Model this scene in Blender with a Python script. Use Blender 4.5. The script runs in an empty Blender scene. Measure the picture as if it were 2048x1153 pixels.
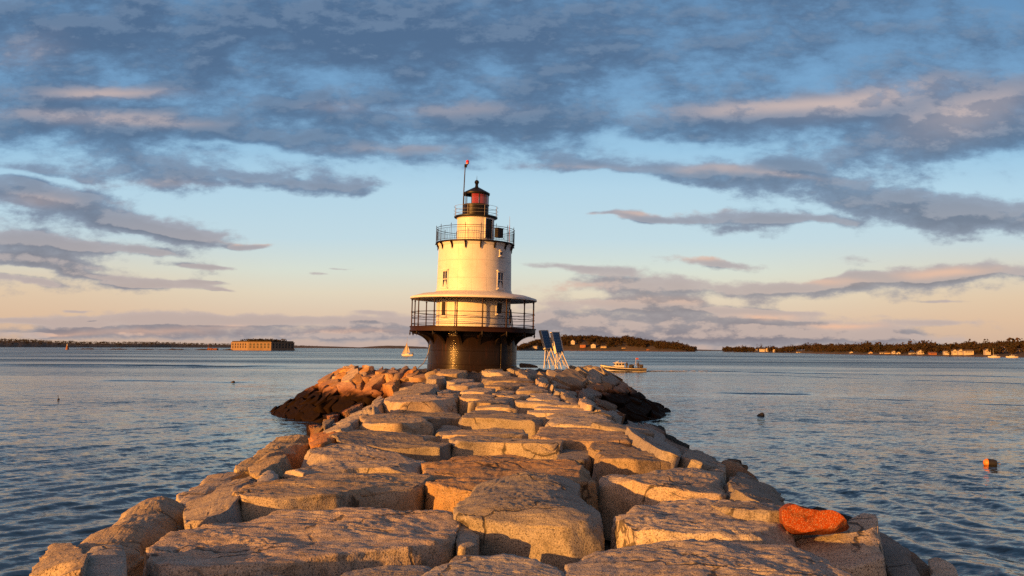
import bpy, bmesh, math, random
import numpy as np
from mathutils import Vector, Matrix
random.seed(7); RS = np.random.RandomState(11)
scene = bpy.context.scene
COL = scene.collection
R = math.radians

# ------------------------------------------------------------------ camera
F = 1750.0; EYE = 5.1; PITCH = math.atan(120.6/F); ROLL = 0.0055
CAM = np.array([0.0, 0.0, EYE])
f0 = np.array([0, math.cos(PITCH), math.sin(PITCH)]); r0 = np.array([1.0, 0, 0]); u0 = np.array([0, -math.sin(PITCH), math.cos(PITCH)])
cr = r0*math.cos(ROLL) + u0*math.sin(ROLL); cu = u0*math.cos(ROLL) - r0*math.sin(ROLL)
cd = bpy.data.cameras.new('camera'); cam = bpy.data.objects.new('camera', cd); COL.objects.link(cam)
cd.sensor_width = 36.0; cd.sensor_fit = 'HORIZONTAL'; cd.lens = 36.0*F/2048.0; cd.clip_start = 0.1; cd.clip_end = 30000
M = Matrix(((cr[0], cu[0], -f0[0], 0), (cr[1], cu[1], -f0[1], 0), (cr[2], cu[2], -f0[2], EYE), (0, 0, 0, 1)))
cam.matrix_world = M; scene.camera = cam

def ray(px, py):
    d = f0 + cr*((px-1024.0)/F) - cu*((py-576.5)/F)
    return d/d[1]                      # unit distance along +y
def at(px, py, z=0.0):                  # where the sight line meets height z
    d = ray(px, py); t = (z-EYE)/d[2]; p = CAM + d*t; return p
def atd(px, py, D):                     # where the sight line is D metres ahead
    return CAM + ray(px, py)*D

# ------------------------------------------------------------------ helpers
def tag(o, label=None, cat=None, group=None, kind=None):
    if label: o['label'] = label
    if cat: o['category'] = cat
    if group: o['group'] = group
    if kind: o['kind'] = kind
    return o
def empty(name, loc, label=None, cat=None, group=None, rot=(0,0,0)):
    o = bpy.data.objects.new(name, None); COL.objects.link(o); o.location = loc; o.rotation_euler = rot
    o.empty_display_size = 0.2
    return tag(o, label, cat, group)
def mesh_np(name, V, quads=None, tris=None, m=None, parent=None, smooth=True):
    me = bpy.data.meshes.new(name)
    V = np.asarray(V, dtype=np.float32)
    q = np.zeros((0,4), int) if quads is None else np.asarray(quads, int)
    t = np.zeros((0,3), int) if tris is None else np.asarray(tris, int)
    me.vertices.add(len(V)); me.vertices.foreach_set('co', V.ravel())
    nl = q.size + t.size
    me.loops.add(nl); me.loops.foreach_set('vertex_index', np.concatenate([q.ravel(), t.ravel()]).astype(np.int32))
    me.polygons.add(len(q)+len(t))
    st = np.concatenate([np.arange(len(q))*4, len(q)*4 + np.arange(len(t))*3]).astype(np.int32)
    me.polygons.foreach_set('loop_start', st)
    me.update(calc_edges=True)
    if smooth: me.polygons.foreach_set('use_smooth', np.ones(len(me.polygons), dtype=bool))
    if m: me.materials.append(m)
    o = bpy.data.objects.new(name, me); COL.objects.link(o)
    if parent: o.parent = parent
    return o
class MB:                                # collects simple shapes into one mesh
    def __init__(s): s.v=[]; s.f=[]
    def add(s, vs, fs):
        n=len(s.v); s.v += [tuple(v) for v in vs]; s.f += [tuple(i+n for i in f) for f in fs]; return s
    def box(s, c, size, rz=0, ax=None):
        hx,hy,hz=[k/2 for k in size]; c=np.array(c,float)
        if ax is None: ax=[np.array([math.cos(rz),math.sin(rz),0]),np.array([-math.sin(rz),math.cos(rz),0]),np.array([0,0,1.])]
        vs=[c+ax[0]*x*hx+ax[1]*y*hy+ax[2]*z*hz for z in(-1,1) for x,y in((-1,-1),(1,-1),(1,1),(-1,1))]
        return s.add(vs,[(3,2,1,0),(4,5,6,7),(0,1,5,4),(1,2,6,5),(2,3,7,6),(3,0,4,7)])
    def tube(s, pts, r, n=6, closed=False, r2=None):
        pts=[np.array(p,float) for p in pts]; k=len(pts); vs=[]
        for i,p in enumerate(pts):
            a=pts[(i-1)%k] if (i>0 or closed) else p; b=pts[(i+1)%k] if (i<k-1 or closed) else p
            t=b-a; t/= (np.linalg.norm(t)+1e-9); h=np.array([0,0,1.]) if abs(t[2])<.9 else np.array([1.,0,0])
            e1=np.cross(t,h); e1/=np.linalg.norm(e1); e2=np.cross(t,e1)
            rr = r if r2 is None else r+(r2-r)*i/max(k-1,1)
            vs+=[p+rr*(e1*math.cos(2*math.pi*j/n)+e2*math.sin(2*math.pi*j/n)) for j in range(n)]
        fs=[]
        for i in range(k if closed else k-1):
            i2=(i+1)%k
            fs+=[(i*n+j,i*n+(j+1)%n,i2*n+(j+1)%n,i2*n+j) for j in range(n)]
        if not closed: fs+=[tuple(range(n-1,-1,-1)),tuple((k-1)*n+j for j in range(n))]
        return s.add(vs,fs)
    def lathe(s, prof, n=64, a0=0.0, a1=2*math.pi, c=(0,0)):
        full=abs(a1-a0-2*math.pi)<1e-6; cols=n if full else n+1; vs=[]
        for i in range(cols):
            a=a0+(a1-a0)*i/n
            vs+=[(c[0]+r*math.sin(a),c[1]-r*math.cos(a),z) for r,z in prof]
        m=len(prof); fs=[]
        for i in range(n):
            i2=(i+1)%cols
            fs+=[(i*m+j,i2*m+j,i2*m+j+1,i*m+j+1) for j in range(m-1)]
        return s.add(vs,fs)
    def prism(s, poly, a, b):            # poly: list of 3-vectors, extruded from +a to +b
        a=np.array(a,float); b=np.array(b,float); k=len(poly)
        vs=[np.array(p)+a for p in poly]+[np.array(p)+b for p in poly]
        return s.add(vs,[tuple(range(k-1,-1,-1)),tuple(range(k,2*k))]+[(i,(i+1)%k,k+(i+1)%k,k+i) for i in range(k)])
    def sphere(s, c, r, n=10, sc=(1,1,1)):
        vs=[]; m=n//2
        for i in range(m+1):
            t=math.pi*i/m
            vs+=[(c[0]+r*sc[0]*math.sin(t)*math.cos(2*math.pi*j/n),c[1]+r*sc[1]*math.sin(t)*math.sin(2*math.pi*j/n),c[2]+r*sc[2]*math.cos(t)) for j in range(n)]
        return s.add(vs,[(i*n+j,(i+1)*n+j,(i+1)*n+(j+1)%n,i*n+(j+1)%n) for i in range(m) for j in range(n)])
    def build(s, name, m, parent=None, smooth=None, bevel=0):
        me=bpy.data.meshes.new(name); me.from_pydata(s.v,[],s.f)
        bm=bmesh.new(); bm.from_mesh(me); bmesh.ops.recalc_face_normals(bm,faces=bm.faces); bm.to_mesh(me); bm.free()
        me.materials.append(m)
        if smooth is not None:
            me.polygons.foreach_set('use_smooth',[True]*len(me.polygons)); me.set_sharp_from_angle(angle=R(smooth))
        o=bpy.data.objects.new(name,me); COL.objects.link(o)
        if parent: o.parent=parent
        if bevel:
            b=o.modifiers.new('b','BEVEL'); b.width=bevel; b.segments=2; b.limit_method='ANGLE'
        return o

# ------------------------------------------------------------------ numpy noise
_perm = np.random.RandomState(3).permutation(256); _perm = np.concatenate([_perm,_perm,_perm])
_grad = np.random.RandomState(4).normal(size=(256,3)); _grad /= np.linalg.norm(_grad,axis=1)[:,None]
def perlin(P):
    P=np.asarray(P,float); I=np.floor(P).astype(int); f=P-I; I&=255; w=f*f*f*(f*(f*6-15)+10)
    def g(dx,dy,dz):
        h=_perm[_perm[_perm[(I[:,0]+dx)&255]+((I[:,1]+dy)&255)]+((I[:,2]+dz)&255)]
        return (_grad[h]*(f-np.array([dx,dy,dz]))).sum(1)
    def L(a,b,t): return a+(b-a)*t
    x00=L(g(0,0,0),g(1,0,0),w[:,0]); x10=L(g(0,1,0),g(1,1,0),w[:,0]); x01=L(g(0,0,1),g(1,0,1),w[:,0]); x11=L(g(0,1,1),g(1,1,1),w[:,0])
    return L(L(x00,x10,w[:,1]),L(x01,x11,w[:,1]),w[:,2])*1.5
def fbm(P,o=4,lac=2.05,gain=.5):
    s=0;a=1;P=np.array(P,float)
    for i in range(o): s=s+a*perlin(P+i*17.3); P=P*lac; a*=gain
    return s
def sm(a,b,x):
    t=np.clip((x-a)/(b-a),0,1); return t*t*(3-2*t)

# ------------------------------------------------------------------ material helpers
def lin(c):
    return tuple(((k/255)/12.92 if k/255<=.04045 else ((k/255+.055)/1.055)**2.4) for k in c)
class NT:
    def __init__(s,tree): s.t=tree; s.n=tree.nodes; s.l=tree.links
    def new(s,ty,**kw):
        n=s.n.new(ty)
        for k,v in kw.items(): setattr(n,k,v)
        return n
    def con(s,a,b): s.l.new(a,b)
    def put(s,sock,v):
        if hasattr(v,'is_output') or isinstance(v,bpy.types.NodeSocket): s.l.new(v,sock)
        elif isinstance(v,(tuple,list)) and sock.type=='RGBA' and len(v)==3: sock.default_value=(*v,1)
        else: sock.default_value=v
    def math(s,op,a,b=None,c=None,clamp=False):
        n=s.new('ShaderNodeMath',operation=op,use_clamp=clamp)
        for i,v in enumerate((a,b,c)):
            if v is not None: s.put(n.inputs[i],v)
        return n.outputs[0]
    def vmath(s,op,a,b=None,c=None):
        n=s.new('ShaderNodeVectorMath',operation=op)
        for i,v in enumerate((a,b,c)):
            if v is not None: s.put(n.inputs[i],v)
        return n.outputs['Value'] if op in('DOT_PRODUCT','LENGTH') else n.outputs[0]
    def mix(s,f,a,b,bt='MIX'):
        n=s.new('ShaderNodeMix',data_type='RGBA',blend_type=bt); n.clamp_factor=True
        s.put(n.inputs[0],f); s.put(n.inputs[6],a); s.put(n.inputs[7],b); return n.outputs[2]
    def ramp(s,f,stops,interp='LINEAR'):
        n=s.new('ShaderNodeValToRGB'); cr_=n.color_ramp; cr_.interpolation=interp
        while len(cr_.elements)<len(stops): cr_.elements.new(.5)
        for e,(p,c) in zip(cr_.elements,stops):
            e.position=p; e.color=(*c,1) if len(c)==3 else c
        s.put(n.inputs[0],f); return n.outputs[0]
    def noise(s,vec,scale,detail=3,rough=.55,dist=0,dim='3D'):
        n=s.new('ShaderNodeTexNoise',noise_dimensions=dim)
        if vec is not None: s.put(n.inputs['Vector'],vec)
        s.put(n.inputs['Scale'],scale); n.inputs['Detail'].default_value=detail; n.inputs['Roughness'].default_value=rough; n.inputs['Distortion'].default_value=dist
        return n.outputs['Fac']
    def smooth(s,x,a,b):
        n=s.new('ShaderNodeMapRange',interpolation_type='SMOOTHSTEP'); s.put(n.inputs[0],x); n.inputs[1].default_value=a; n.inputs[2].default_value=b
        return n.outputs[0]
def newmat(name):
    m=bpy.data.materials.new(name); m.use_nodes=True; t=NT(m.node_tree); b=m.node_tree.nodes['Principled BSDF']; return m,t,b
def simple(name,col,rough=.6,metal=0,var=.15,scale=3.0,bump=.1,bscale=30,col2=None,dist=.01):
    m,t,b=newmat(name); tc=t.new('ShaderNodeTexCoord').outputs['Object']
    n=t.noise(tc,scale,5,.6)
    c2=col2 if col2 else tuple(max(0,k*(1-2.2*var)) for k in col)
    t.con(t.mix(t.smooth(n,.35,.68),col,c2),b.inputs['Base Color'])
    b.inputs['Roughness'].default_value=rough; b.inputs['Metallic'].default_value=metal
    if bump:
        bn=t.new('ShaderNodeBump'); bn.inputs['Strength'].default_value=bump; bn.inputs['Distance'].default_value=dist
        t.con(t.noise(tc,bscale,4),bn.inputs['Height']); t.con(bn.outputs[0],b.inputs['Normal'])
    return m
# ------------------------------------------------------------------ sun, sky
SUN_AZ = 47.0; SUN_EL = 7.8
sdir = Vector((-math.sin(R(SUN_AZ))*math.cos(R(SUN_EL)), -math.cos(R(SUN_AZ))*math.cos(R(SUN_EL)), math.sin(R(SUN_EL))))
sl = bpy.data.lights.new('sun','SUN'); sl.energy = 5.0; sl.angle = R(0.55); sl.color = (1.0, 0.40, 0.07)
so = bpy.data.objects.new('sun', sl); COL.objects.link(so); so.rotation_euler = (-sdir).to_track_quat('-Z','Y').to_euler(); so.location=(0,0,50)

w = bpy.data.worlds.new('World'); scene.world = w; w.use_nodes = True
T = NT(w.node_tree); T.n.clear()
def layout_group(blobs):
    g = bpy.data.node_groups.new('cloud layout','ShaderNodeTree')
    g.interface.new_socket('P', in_out='INPUT', socket_type='NodeSocketVector'); g.interface.new_socket('L', in_out='OUTPUT', socket_type='NodeSocketFloat')
    t=NT(g); gi=t.new('NodeGroupInput'); go=t.new('NodeGroupOutput'); acc=0.0
    for (px,py,rx,ry,wt,*k) in blobs:
        k = k[0] if k else 0.0
        u=(px-1024)/F; v=(697-py)/F; a=F/rx; b=F/ry
        if k:      # sheared: v + k*u
            sp=t.new('ShaderNodeSeparateXYZ'); t.con(gi.outputs[0],sp.inputs[0])
            cb=t.new('ShaderNodeCombineXYZ'); t.con(sp.outputs[0],cb.inputs[0]); t.con(t.math('MULTIPLY_ADD',sp.outputs[0],k,sp.outputs[1]),cb.inputs[1])
            src=cb.outputs[0]; v=v+k*u
        else: src=gi.outputs[0]
        q=t.vmath('MULTIPLY_ADD',src,(a,b,0),(-u*a,-v*b,0))
        e=t.math('EXPONENT',t.math('MULTIPLY',t.vmath('DOT_PRODUCT',q,q),-1.0))
        acc=t.math('MULTIPLY_ADD',e,wt,acc)
    t.con(acc,go.inputs[0]); return g
BL = [ # px, py, radius x, radius y, weight, shear   (directions in the sky, given in the photograph's pixels)
 (330,350,400,38,.55,.03),(650,372,130,24,.50),(120,408,260,30,.60,.22),(330,462,140,11,.55,.12),(60,488,160,28,.55,.1),(90,528,150,13,.55,.08),(170,500,90,10,.4),
 (210,556,190,8,.58,.1),(320,577,120,6,.58,.06),(50,566,100,7,.55,.1),(505,490,62,5,.62,.02),(330,503,60,9,.50,.08),(415,533,75,6,.58,.08),(420,573,50,4,.55,.04),(440,588,26,3,.55),(690,543,38,4,.52,.12),(645,551,20,4,.42,.1),
 (170,626,34,3,.6),(430,643,560,10,.62,-.01),(560,668,460,20,.55),(90,650,110,4,.5,.05),(740,624,64,6,.55),(60,672,200,12,.4),
 (1750,392,350,40,.62,.16),(1480,345,130,22,.45,.05),(1950,430,140,28,.45,.05),(1390,432,190,15,.60,.04),(1440,458,110,14,.5),(1230,430,110,6,.48,.03),(1600,440,130,9,.46),
 (1420,522,90,14,.60,.05),(1140,533,140,8,.55,.1),(1290,572,220,18,.55),(1620,572,230,15,.58,-.06),(1940,541,140,15,.62,-.06),(1750,553,120,8,.48),
 (1330,655,340,40,.70),(1240,607,190,14,.58),(1500,624,140,5,.58,.03),(1700,672,260,16,.52),(1880,640,70,5,.48),(1900,598,35,3,.5),
 (1740,205,330,40,.46,-.12),(1960,235,170,56,.46,-.25),(1820,285,260,34,.34,-.05),(1560,215,160,22,.32,-.05),(180,186,170,18,.36),(170,250,360,40,.42,.05),(80,60,200,80,.22),
 (860,230,260,26,.24,.05),(1150,235,240,45,.22),(820,300,320,24,.32,.06),(1150,332,230,12,.34),(950,70,500,80,.30),(480,40,400,60,.22),
 (830,480,270,95,-.5),(1180,490,330,20,-.35),(60,352,130,8,-.40,.25),(470,292,170,9,-.25,.08),(1330,140,150,90,-.22,-.5),(1380,290,170,16,-.4),(700,420,300,20,-.3),(1150,385,150,24,-.5),(1740,110,260,30,-.15,-.3),(1700,497,400,14,-.4),(300,610,600,10,-.4),(1850,612,300,10,-.2),(600,150,200,40,-.16,.1)]
PK = [(190,184,120,12,.9),(120,232,180,14,.55,.05),(300,240,120,10,.45,.05),(40,95,60,30,.35),(60,405,90,14,.55),(300,370,140,9,.45),(660,212,60,12,.4),(900,215,120,14,.35),(780,298,140,10,.3),
 (1540,205,170,16,.9,-.05),(1750,185,150,28,.75,-.2),(1960,215,140,44,.9,-.25),(1440,330,70,9,.6),(1560,345,120,7,.5,.05),(1330,418,90,7,.75),(1200,430,60,5,.7),(1410,512,60,7,.8),(1900,540,90,9,.85,-.06),(1650,560,70,7,.6),(1120,575,80,18,.5),
 (300,668,120,6,.8),(150,673,50,4,.7),(720,662,90,5,.6),(440,660,80,4,.4),(1690,648,60,5,.9),(1530,633,60,6,.8),(505,489,60,4,.8),(1350,600,160,10,.35),(1150,332,120,8,.3)]
LG = layout_group(BL); PG = layout_group(PK)
geo = T.new('ShaderNodeTexCoord').outputs['Generated']
sp = T.new('ShaderNodeSeparateXYZ'); T.con(geo, sp.inputs[0])
ay = T.math('MAXIMUM', T.math('ABSOLUTE', sp.outputs[1]), 0.06)
U = T.math('DIVIDE', sp.outputs[0], ay); Vv = T.math('DIVIDE', sp.outputs[2], ay)
Vp = T.math('MAXIMUM', Vv, 0.0)
cuv = T.new('ShaderNodeCombineXYZ'); T.con(U,cuv.inputs[0]); T.con(Vv,cuv.inputs[1]); UV = cuv.outputs[0]
# clear sky by elevation
base = T.ramp(T.math('MULTIPLY',Vp,1.0), [(0.0,lin((190,168,160))),(.035,lin((216,192,170))),(.062,lin((220,208,186))),(.088,lin((210,217,206))),(.125,lin((188,212,222))),(.185,lin((174,207,226))),(.23,lin((150,193,222))),(.30,lin((118,163,202))),(.42,lin((92,138,182))),(.8,lin((50,92,152)))])
warm = T.math('MULTIPLY', T.smooth(T.math('ABSOLUTE',U),.2,.6), T.math('SUBTRACT',1.0,T.smooth(Vp,.05,.16)))
base = T.mix(T.math('MULTIPLY',warm,.5), base, lin((216,177,142)))
# cloud sheet seen in perspective
den = T.math('ADD',Vp,0.13)
cp = T.new('ShaderNodeCombineXYZ'); T.con(T.math('DIVIDE',U,den),cp.inputs[0]); T.con(T.math('DIVIDE',1.0,den),cp.inputs[1]); T.con(T.math('MULTIPLY',Vp,1.5),cp.inputs[2])
def field(off_p, off_uv):
    p = T.vmath('ADD',cp.outputs[0],off_p); uv = T.vmath('ADD',UV,off_uv)
    n1 = T.noise(p,.62,5,.5,.0); n2 = T.noise(T.vmath('MULTIPLY',uv,(12,26,0)),1.0,7,.60,.1)
    wv = T.noise(T.vmath('MULTIPLY',uv,(7,16,0)),1.0,3,.55)
    sh = T.new('ShaderNodeCombineXYZ'); T.con(T.math('MULTIPLY_ADD',n1,.12,-.06),sh.inputs[0]); T.con(T.math('MULTIPLY',T.math('MULTIPLY_ADD',wv,2.0,-1.0),T.math('MULTIPLY_ADD',Vp,.11,.0035)),sh.inputs[1])
    wp = T.vmath('ADD',uv,sh.outputs[0])
    g = T.new('ShaderNodeGroup'); g.node_tree = LG; T.con(wp,g.inputs[0])
    hi = T.math('MULTIPLY',T.smooth(Vp,.19,.27),T.math('MULTIPLY_ADD',T.smooth(U,.0,.45),-.10,.40))
    n3 = T.noise(T.vmath('MULTIPLY',uv,(30,60,0)),1.0,6,.66)
    d = T.math('MULTIPLY_ADD',T.math('SUBTRACT',n1,.5),.95,T.math('MULTIPLY',T.math('SUBTRACT',n3,.5),.6)); d = T.math('ADD',d,T.math('MULTIPLY',T.math('SUBTRACT',n2,.5),1.3))
    return T.math('ADD',T.math('ADD',d,hi),T.math('SUBTRACT',g.outputs[0],.185))
D0 = field((0,0,0),(0,0,0)); D1 = field((-.05,-.06,.02),(-.006,.011,0))
dh = T.smooth(Vp,.17,.27); dens = T.math('ADD',T.math('MULTIPLY',T.smooth(D0,-.09,.26),T.math('SUBTRACT',1.0,dh)),T.math('MULTIPLY',T.smooth(D0,-.24,.38),dh))
thick = T.smooth(D0,.0,.6)
lit = T.smooth(T.math('SUBTRACT',D0,D1),-.03,.22)
low = T.math('SUBTRACT',1.0,T.smooth(Vp,.02,.26))
dark = T.mix(low, lin((72,98,132)), lin((124,122,134)))
mid = T.mix(low, lin((98,136,174)), lin((156,152,158)))
bright = T.mix(low, lin((146,166,190)), lin((206,184,174)))
ccol = T.mix(thick, mid, dark)
ccol = T.mix(T.math('MULTIPLY',lit,T.math('MULTIPLY_ADD',low,.42,.26)), ccol, bright)
pgn = T.new('ShaderNodeGroup'); pgn.node_tree = PG
psh = T.noise(T.vmath('MULTIPLY',UV,(9,20,0)),1.0,4,.6); pso = T.new('ShaderNodeCombineXYZ'); T.con(T.math('MULTIPLY_ADD',psh,.12,-.06),pso.inputs[0]); T.con(T.math('MULTIPLY_ADD',psh,.02,-.01),pso.inputs[1])
T.con(T.vmath('ADD',UV,pso.outputs[0]),pgn.inputs[0])
pink = T.mix(low, lin((196,174,168)), lin((236,186,156)))
ccol = T.mix(T.math('MULTIPLY',pgn.outputs[0],T.math('MULTIPLY_ADD',lit,.45,.5)), ccol, pink)
sky = T.mix(T.math('MULTIPLY',dens,.93), base, ccol)
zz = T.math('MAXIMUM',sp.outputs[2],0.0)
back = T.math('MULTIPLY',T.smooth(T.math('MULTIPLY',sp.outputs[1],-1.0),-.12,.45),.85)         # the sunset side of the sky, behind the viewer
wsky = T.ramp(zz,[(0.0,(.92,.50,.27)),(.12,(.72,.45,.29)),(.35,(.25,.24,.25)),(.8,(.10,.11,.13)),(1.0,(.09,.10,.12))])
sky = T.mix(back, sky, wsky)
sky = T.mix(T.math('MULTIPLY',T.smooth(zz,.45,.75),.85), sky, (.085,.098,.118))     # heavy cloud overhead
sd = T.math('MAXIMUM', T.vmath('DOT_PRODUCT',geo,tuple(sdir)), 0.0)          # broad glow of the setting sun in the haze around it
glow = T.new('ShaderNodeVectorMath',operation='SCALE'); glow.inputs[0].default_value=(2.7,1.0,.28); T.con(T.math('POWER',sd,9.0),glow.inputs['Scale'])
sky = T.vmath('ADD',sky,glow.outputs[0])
ns = T.new('ShaderNodeTexSky',sky_type='NISHITA'); ns.sun_disc=False; ns.sun_elevation=R(SUN_EL); ns.sun_rotation=math.atan2(sdir.x,sdir.y); ns.air_density=1.2; ns.dust_density=1.5
b1 = T.new('ShaderNodeBackground'); T.con(ns.outputs[0],b1.inputs[0]); b1.inputs[1].default_value = 0.06
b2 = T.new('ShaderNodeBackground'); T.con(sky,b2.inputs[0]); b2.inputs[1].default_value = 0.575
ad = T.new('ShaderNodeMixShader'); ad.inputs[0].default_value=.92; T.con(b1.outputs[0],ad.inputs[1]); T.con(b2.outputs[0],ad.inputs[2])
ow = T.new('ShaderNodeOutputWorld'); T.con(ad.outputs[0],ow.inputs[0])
w.cycles.sampling_method='MANUAL'; w.cycles.sample_map_resolution=512
scene.view_settings.view_transform='Standard'; scene.view_settings.look='None'; scene.view_settings.exposure=0.95; scene.view_settings.gamma=1.0
scene.cycles.use_denoising=False; scene.cycles.max_bounces=6; scene.cycles.diffuse_bounces=2; scene.cycles.glossy_bounces=3; scene.cycles.transmission_bounces=4; scene.cycles.caustics_reflective=False; scene.cycles.caustics_refractive=False
# ------------------------------------------------------------------ water: one sheet to the horizon
def build_water():
    r=[5.0]
    while r[-1]<260: r.append(r[-1]+max(.035,0.75*r[-1]**2/(5.1*F/2)))
    while r[-1]<12000: r.append(r[-1]*1.06)
    r=np.array(r)
    a=np.concatenate([np.linspace(-180,-37,60,endpoint=False),np.linspace(-37,37,780),np.linspace(37,180,60)[1:-1]]); a=np.radians(a)
    A,Rr=np.meshgrid(a,r); X=Rr*np.sin(A); Y=Rr*np.cos(A); na=len(a); nr=len(r)
    dr=np.gradient(r)[:,None]
    Z=np.zeros_like(X); rs=np.random.RandomState(5)
    mL=sm(6,-6,X+.0366*Y); mR=1-mL
    for side in (0,1):
        msk=mL if side==0 else mR
        base=145.0 if side==0 else 15.0          # travel direction of the chop, degrees from +x
        for k in range(34):
            lam=0.55*(1.13**k) if k<22 else rs.uniform(.7,3.0)
            th=R(base+rs.normal()*(22 if lam<2.5 else 12)); kx=2*math.pi/lam
            amp=.0088*lam**1.0*(1.0 if lam<1.4 else (.42 if lam<3.5 else .17))*rs.uniform(.6,1.2)*(1 if lam<5 else (5/lam)**1.1)
            ph=rs.uniform(0,6.28)
            fade=sm(1.2,3.5,lam/dr)
            warp=1.3*np.sin(X*.11+rs.uniform(0,6))+1.1*np.sin(Y*.07+rs.uniform(0,6))
            Z+=msk*fade*amp*np.sin(kx*(X*math.cos(th)+Y*math.sin(th))+ph+warp)
    gust=.62+.38*np.sin(X*.045+1.3*np.sin(Y*.03))*np.sin(Y*.05+X*.02+1)
    Z*=gust
    def ridge(pts,wd,amp):                     # long low wake crests crossing the bay
        nonlocal Z
        P=np.array([at(*p)[:2] for p in pts]); 
        best=np.full(X.shape,1e9); 
        for i in range(len(P)-1):
            d=P[i+1]-P[i]; L2=(d**2).sum(); t=np.clip(((X-P[i,0])*d[0]+(Y-P[i,1])*d[1])/L2,0,1)
            best=np.minimum(best,np.hypot(X-P[i,0]-t*d[0],Y-P[i,1]-t*d[1]))
        nz=.75+.5*np.sin(X*.21+np.sin(Y*.3)*2)
        Z=Z+amp*nz*np.exp(-(best/wd)**2)
    V=np.stack([X.ravel(),Y.ravel(),Z.ravel()],1)
    i=np.arange(nr-1)[:,None]; j=np.arange(na)[None,:]; j2=(j+1)%na
    q=np.stack([i*na+j,i*na+j2,(i+1)*na+j2,(i+1)*na+j],-1).reshape(-1,4)
    q=q[:,::-1]
    m,t,b=newmat('sea water'); g=t.new('ShaderNodeNewGeometry').outputs['Position']
    b.inputs['Base Color'].default_value=(.010,.020,.024,1); wide=t.noise(t.vmath('MULTIPLY',g,(.0035,.022,0)),1.0,5,.62); t.con(t.math('MULTIPLY_ADD',t.smooth(t.vmath('LENGTH',t.vmath('MULTIPLY',g,(1,1,0))),30,400),t.math('MULTIPLY_ADD',t.smooth(wide,.36,.64),.22,.08),.08),b.inputs['Roughness']); b.inputs['IOR'].default_value=1.333
    mp=t.new('ShaderNodeMapping'); t.con(g,mp.inputs[0]); mp.inputs['Rotation'].default_value=(0,0,R(8)); mp.inputs['Scale'].default_value=(.5,1,1)
    def slope(sc,det):
        n=t.new('ShaderNodeTexNoise'); t.con(mp.outputs[0],n.inputs['Vector']); n.inputs['Scale'].default_value=sc; n.inputs['Detail'].default_value=det; n.inputs['Roughness'].default_value=.6
        return t.vmath('SUBTRACT',n.outputs['Color'],(.5,.5,.5))
    gust=t.math('MULTIPLY_ADD',t.smooth(wide,.36,.64),.95,.35)
    v=t.vmath('ADD',t.vmath('MULTIPLY',slope(10,2),(.32,.44,0)),t.vmath('ADD',t.vmath('MULTIPLY',slope(3.4,3),(.50,.66,0)),t.vmath('MULTIPLY',slope(.8,3),(.26,.50,0))))
    # long low wake crests crossing the bay: their near faces lean towards the shore
    spx=t.new('ShaderNodeSeparateXYZ'); t.con(g,spx.inputs[0]); gxx,gyy=spx.outputs[0],spx.outputs[1]; wob=t.noise(t.vmath('MULTIPLY',g,(.06,.06,0)),1.0,3,.6); wav=t.noise(t.vmath('MULTIPLY',g,(.02,.2,0)),1.0,2,.5); acc=0.0
    for (p0,p1,thick,amp) in [((-60,729),(620,734),1.3,.34),((180,761),(540,766),1.5,.15),((1300,741),(2140,756),1.2,.30),((1500,750),(2140,771),1.3,.26),((1420,785),(1640,790),1.6,.20),((1640,795),(2140,815),1.6,.24),((-60,884),(460,846),4,.14),((120,938),(500,902),5,.14),((-60,812),(520,800),1.8,.12),((1500,838),(1950,850),2.5,.13)]:
        A=at(*p0); B_=at(*p1); dpx=((p0[1]+p1[1])/2-699); Dm=EYE*F/dpx; wd=thick*Dm/dpx; sl_=(B_[1]-A[1])/(B_[0]-A[0])
        y0=t.math('MULTIPLY_ADD',t.math('SUBTRACT',gxx,float(A[0])),float(sl_),float(A[1])); y0=t.math('ADD',y0,t.math('MULTIPLY_ADD',wob,wd*5,-wd*2.5))
        s_=t.math('DIVIDE',t.math('SUBTRACT',gyy,y0),float(wd)); e=t.math('EXPONENT',t.math('MULTIPLY',t.math('MULTIPLY',s_,s_),-1.0))
        L_=abs(B_[0]-A[0])*.18; msk_=t.math('MULTIPLY',t.smooth(gxx,float(A[0]),float(A[0]+L_)),t.math('SUBTRACT',1.0,t.smooth(gxx,float(B_[0]-L_),float(B_[0]))))
        acc=t.math('MULTIPLY_ADD',t.math('MULTIPLY',e,msk_),t.math('MULTIPLY',t.smooth(wav,.3,.6),amp),acc)
    cwk=t.new('ShaderNodeCombineXYZ'); t.con(t.math('MULTIPLY',acc,-1.0),cwk.inputs[1])
    sc_=t.new('ShaderNodeVectorMath',operation='SCALE'); t.con(v,sc_.inputs[0]); t.con(gust,sc_.inputs['Scale'])
    nn=t.vmath('NORMALIZE',t.vmath('ADD',t.vmath('ADD',t.new('ShaderNodeNewGeometry').outputs['Normal'],sc_.outputs[0]),cwk.outputs[0])); t.con(nn,b.inputs['Normal'])
    o=mesh_np('water',V,quads=q,m=m); tag(o,kind='structure'); return o
build_water()
# ------------------------------------------------------------------ breakwater and mound as a height field, and the stones on it
MX, MY = -3.2, 73.0
def H(x,y):
    u=x-(0.2-0.0366*y); a=np.abs(u)
    c=3.5-.35*np.clip(a-2.9,0,1.7)-.9*np.maximum(a-4.6,0)-np.where(y>75,50,0)
    r=np.hypot((x-MX),y-MY); m=3.42-.60*np.maximum(r-10.3,0)
    return np.maximum(np.maximum(c,m),-3.0)
TS=np.concatenate([np.arange(3,20,.02),np.arange(20,100,.05)])
def hit(px,py,lift=0.0):
    d=ray(px,py); x=d[0]*TS; y=TS; z=EYE+d[2]*TS; g=z-H(x,y)-lift
    k=np.argmax(g<0) if (g<0).any() else int(np.argmin(g))
    t=TS[k]; return CAM+d*t
def hitz(px,py,z): return at(px,py,z)

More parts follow.
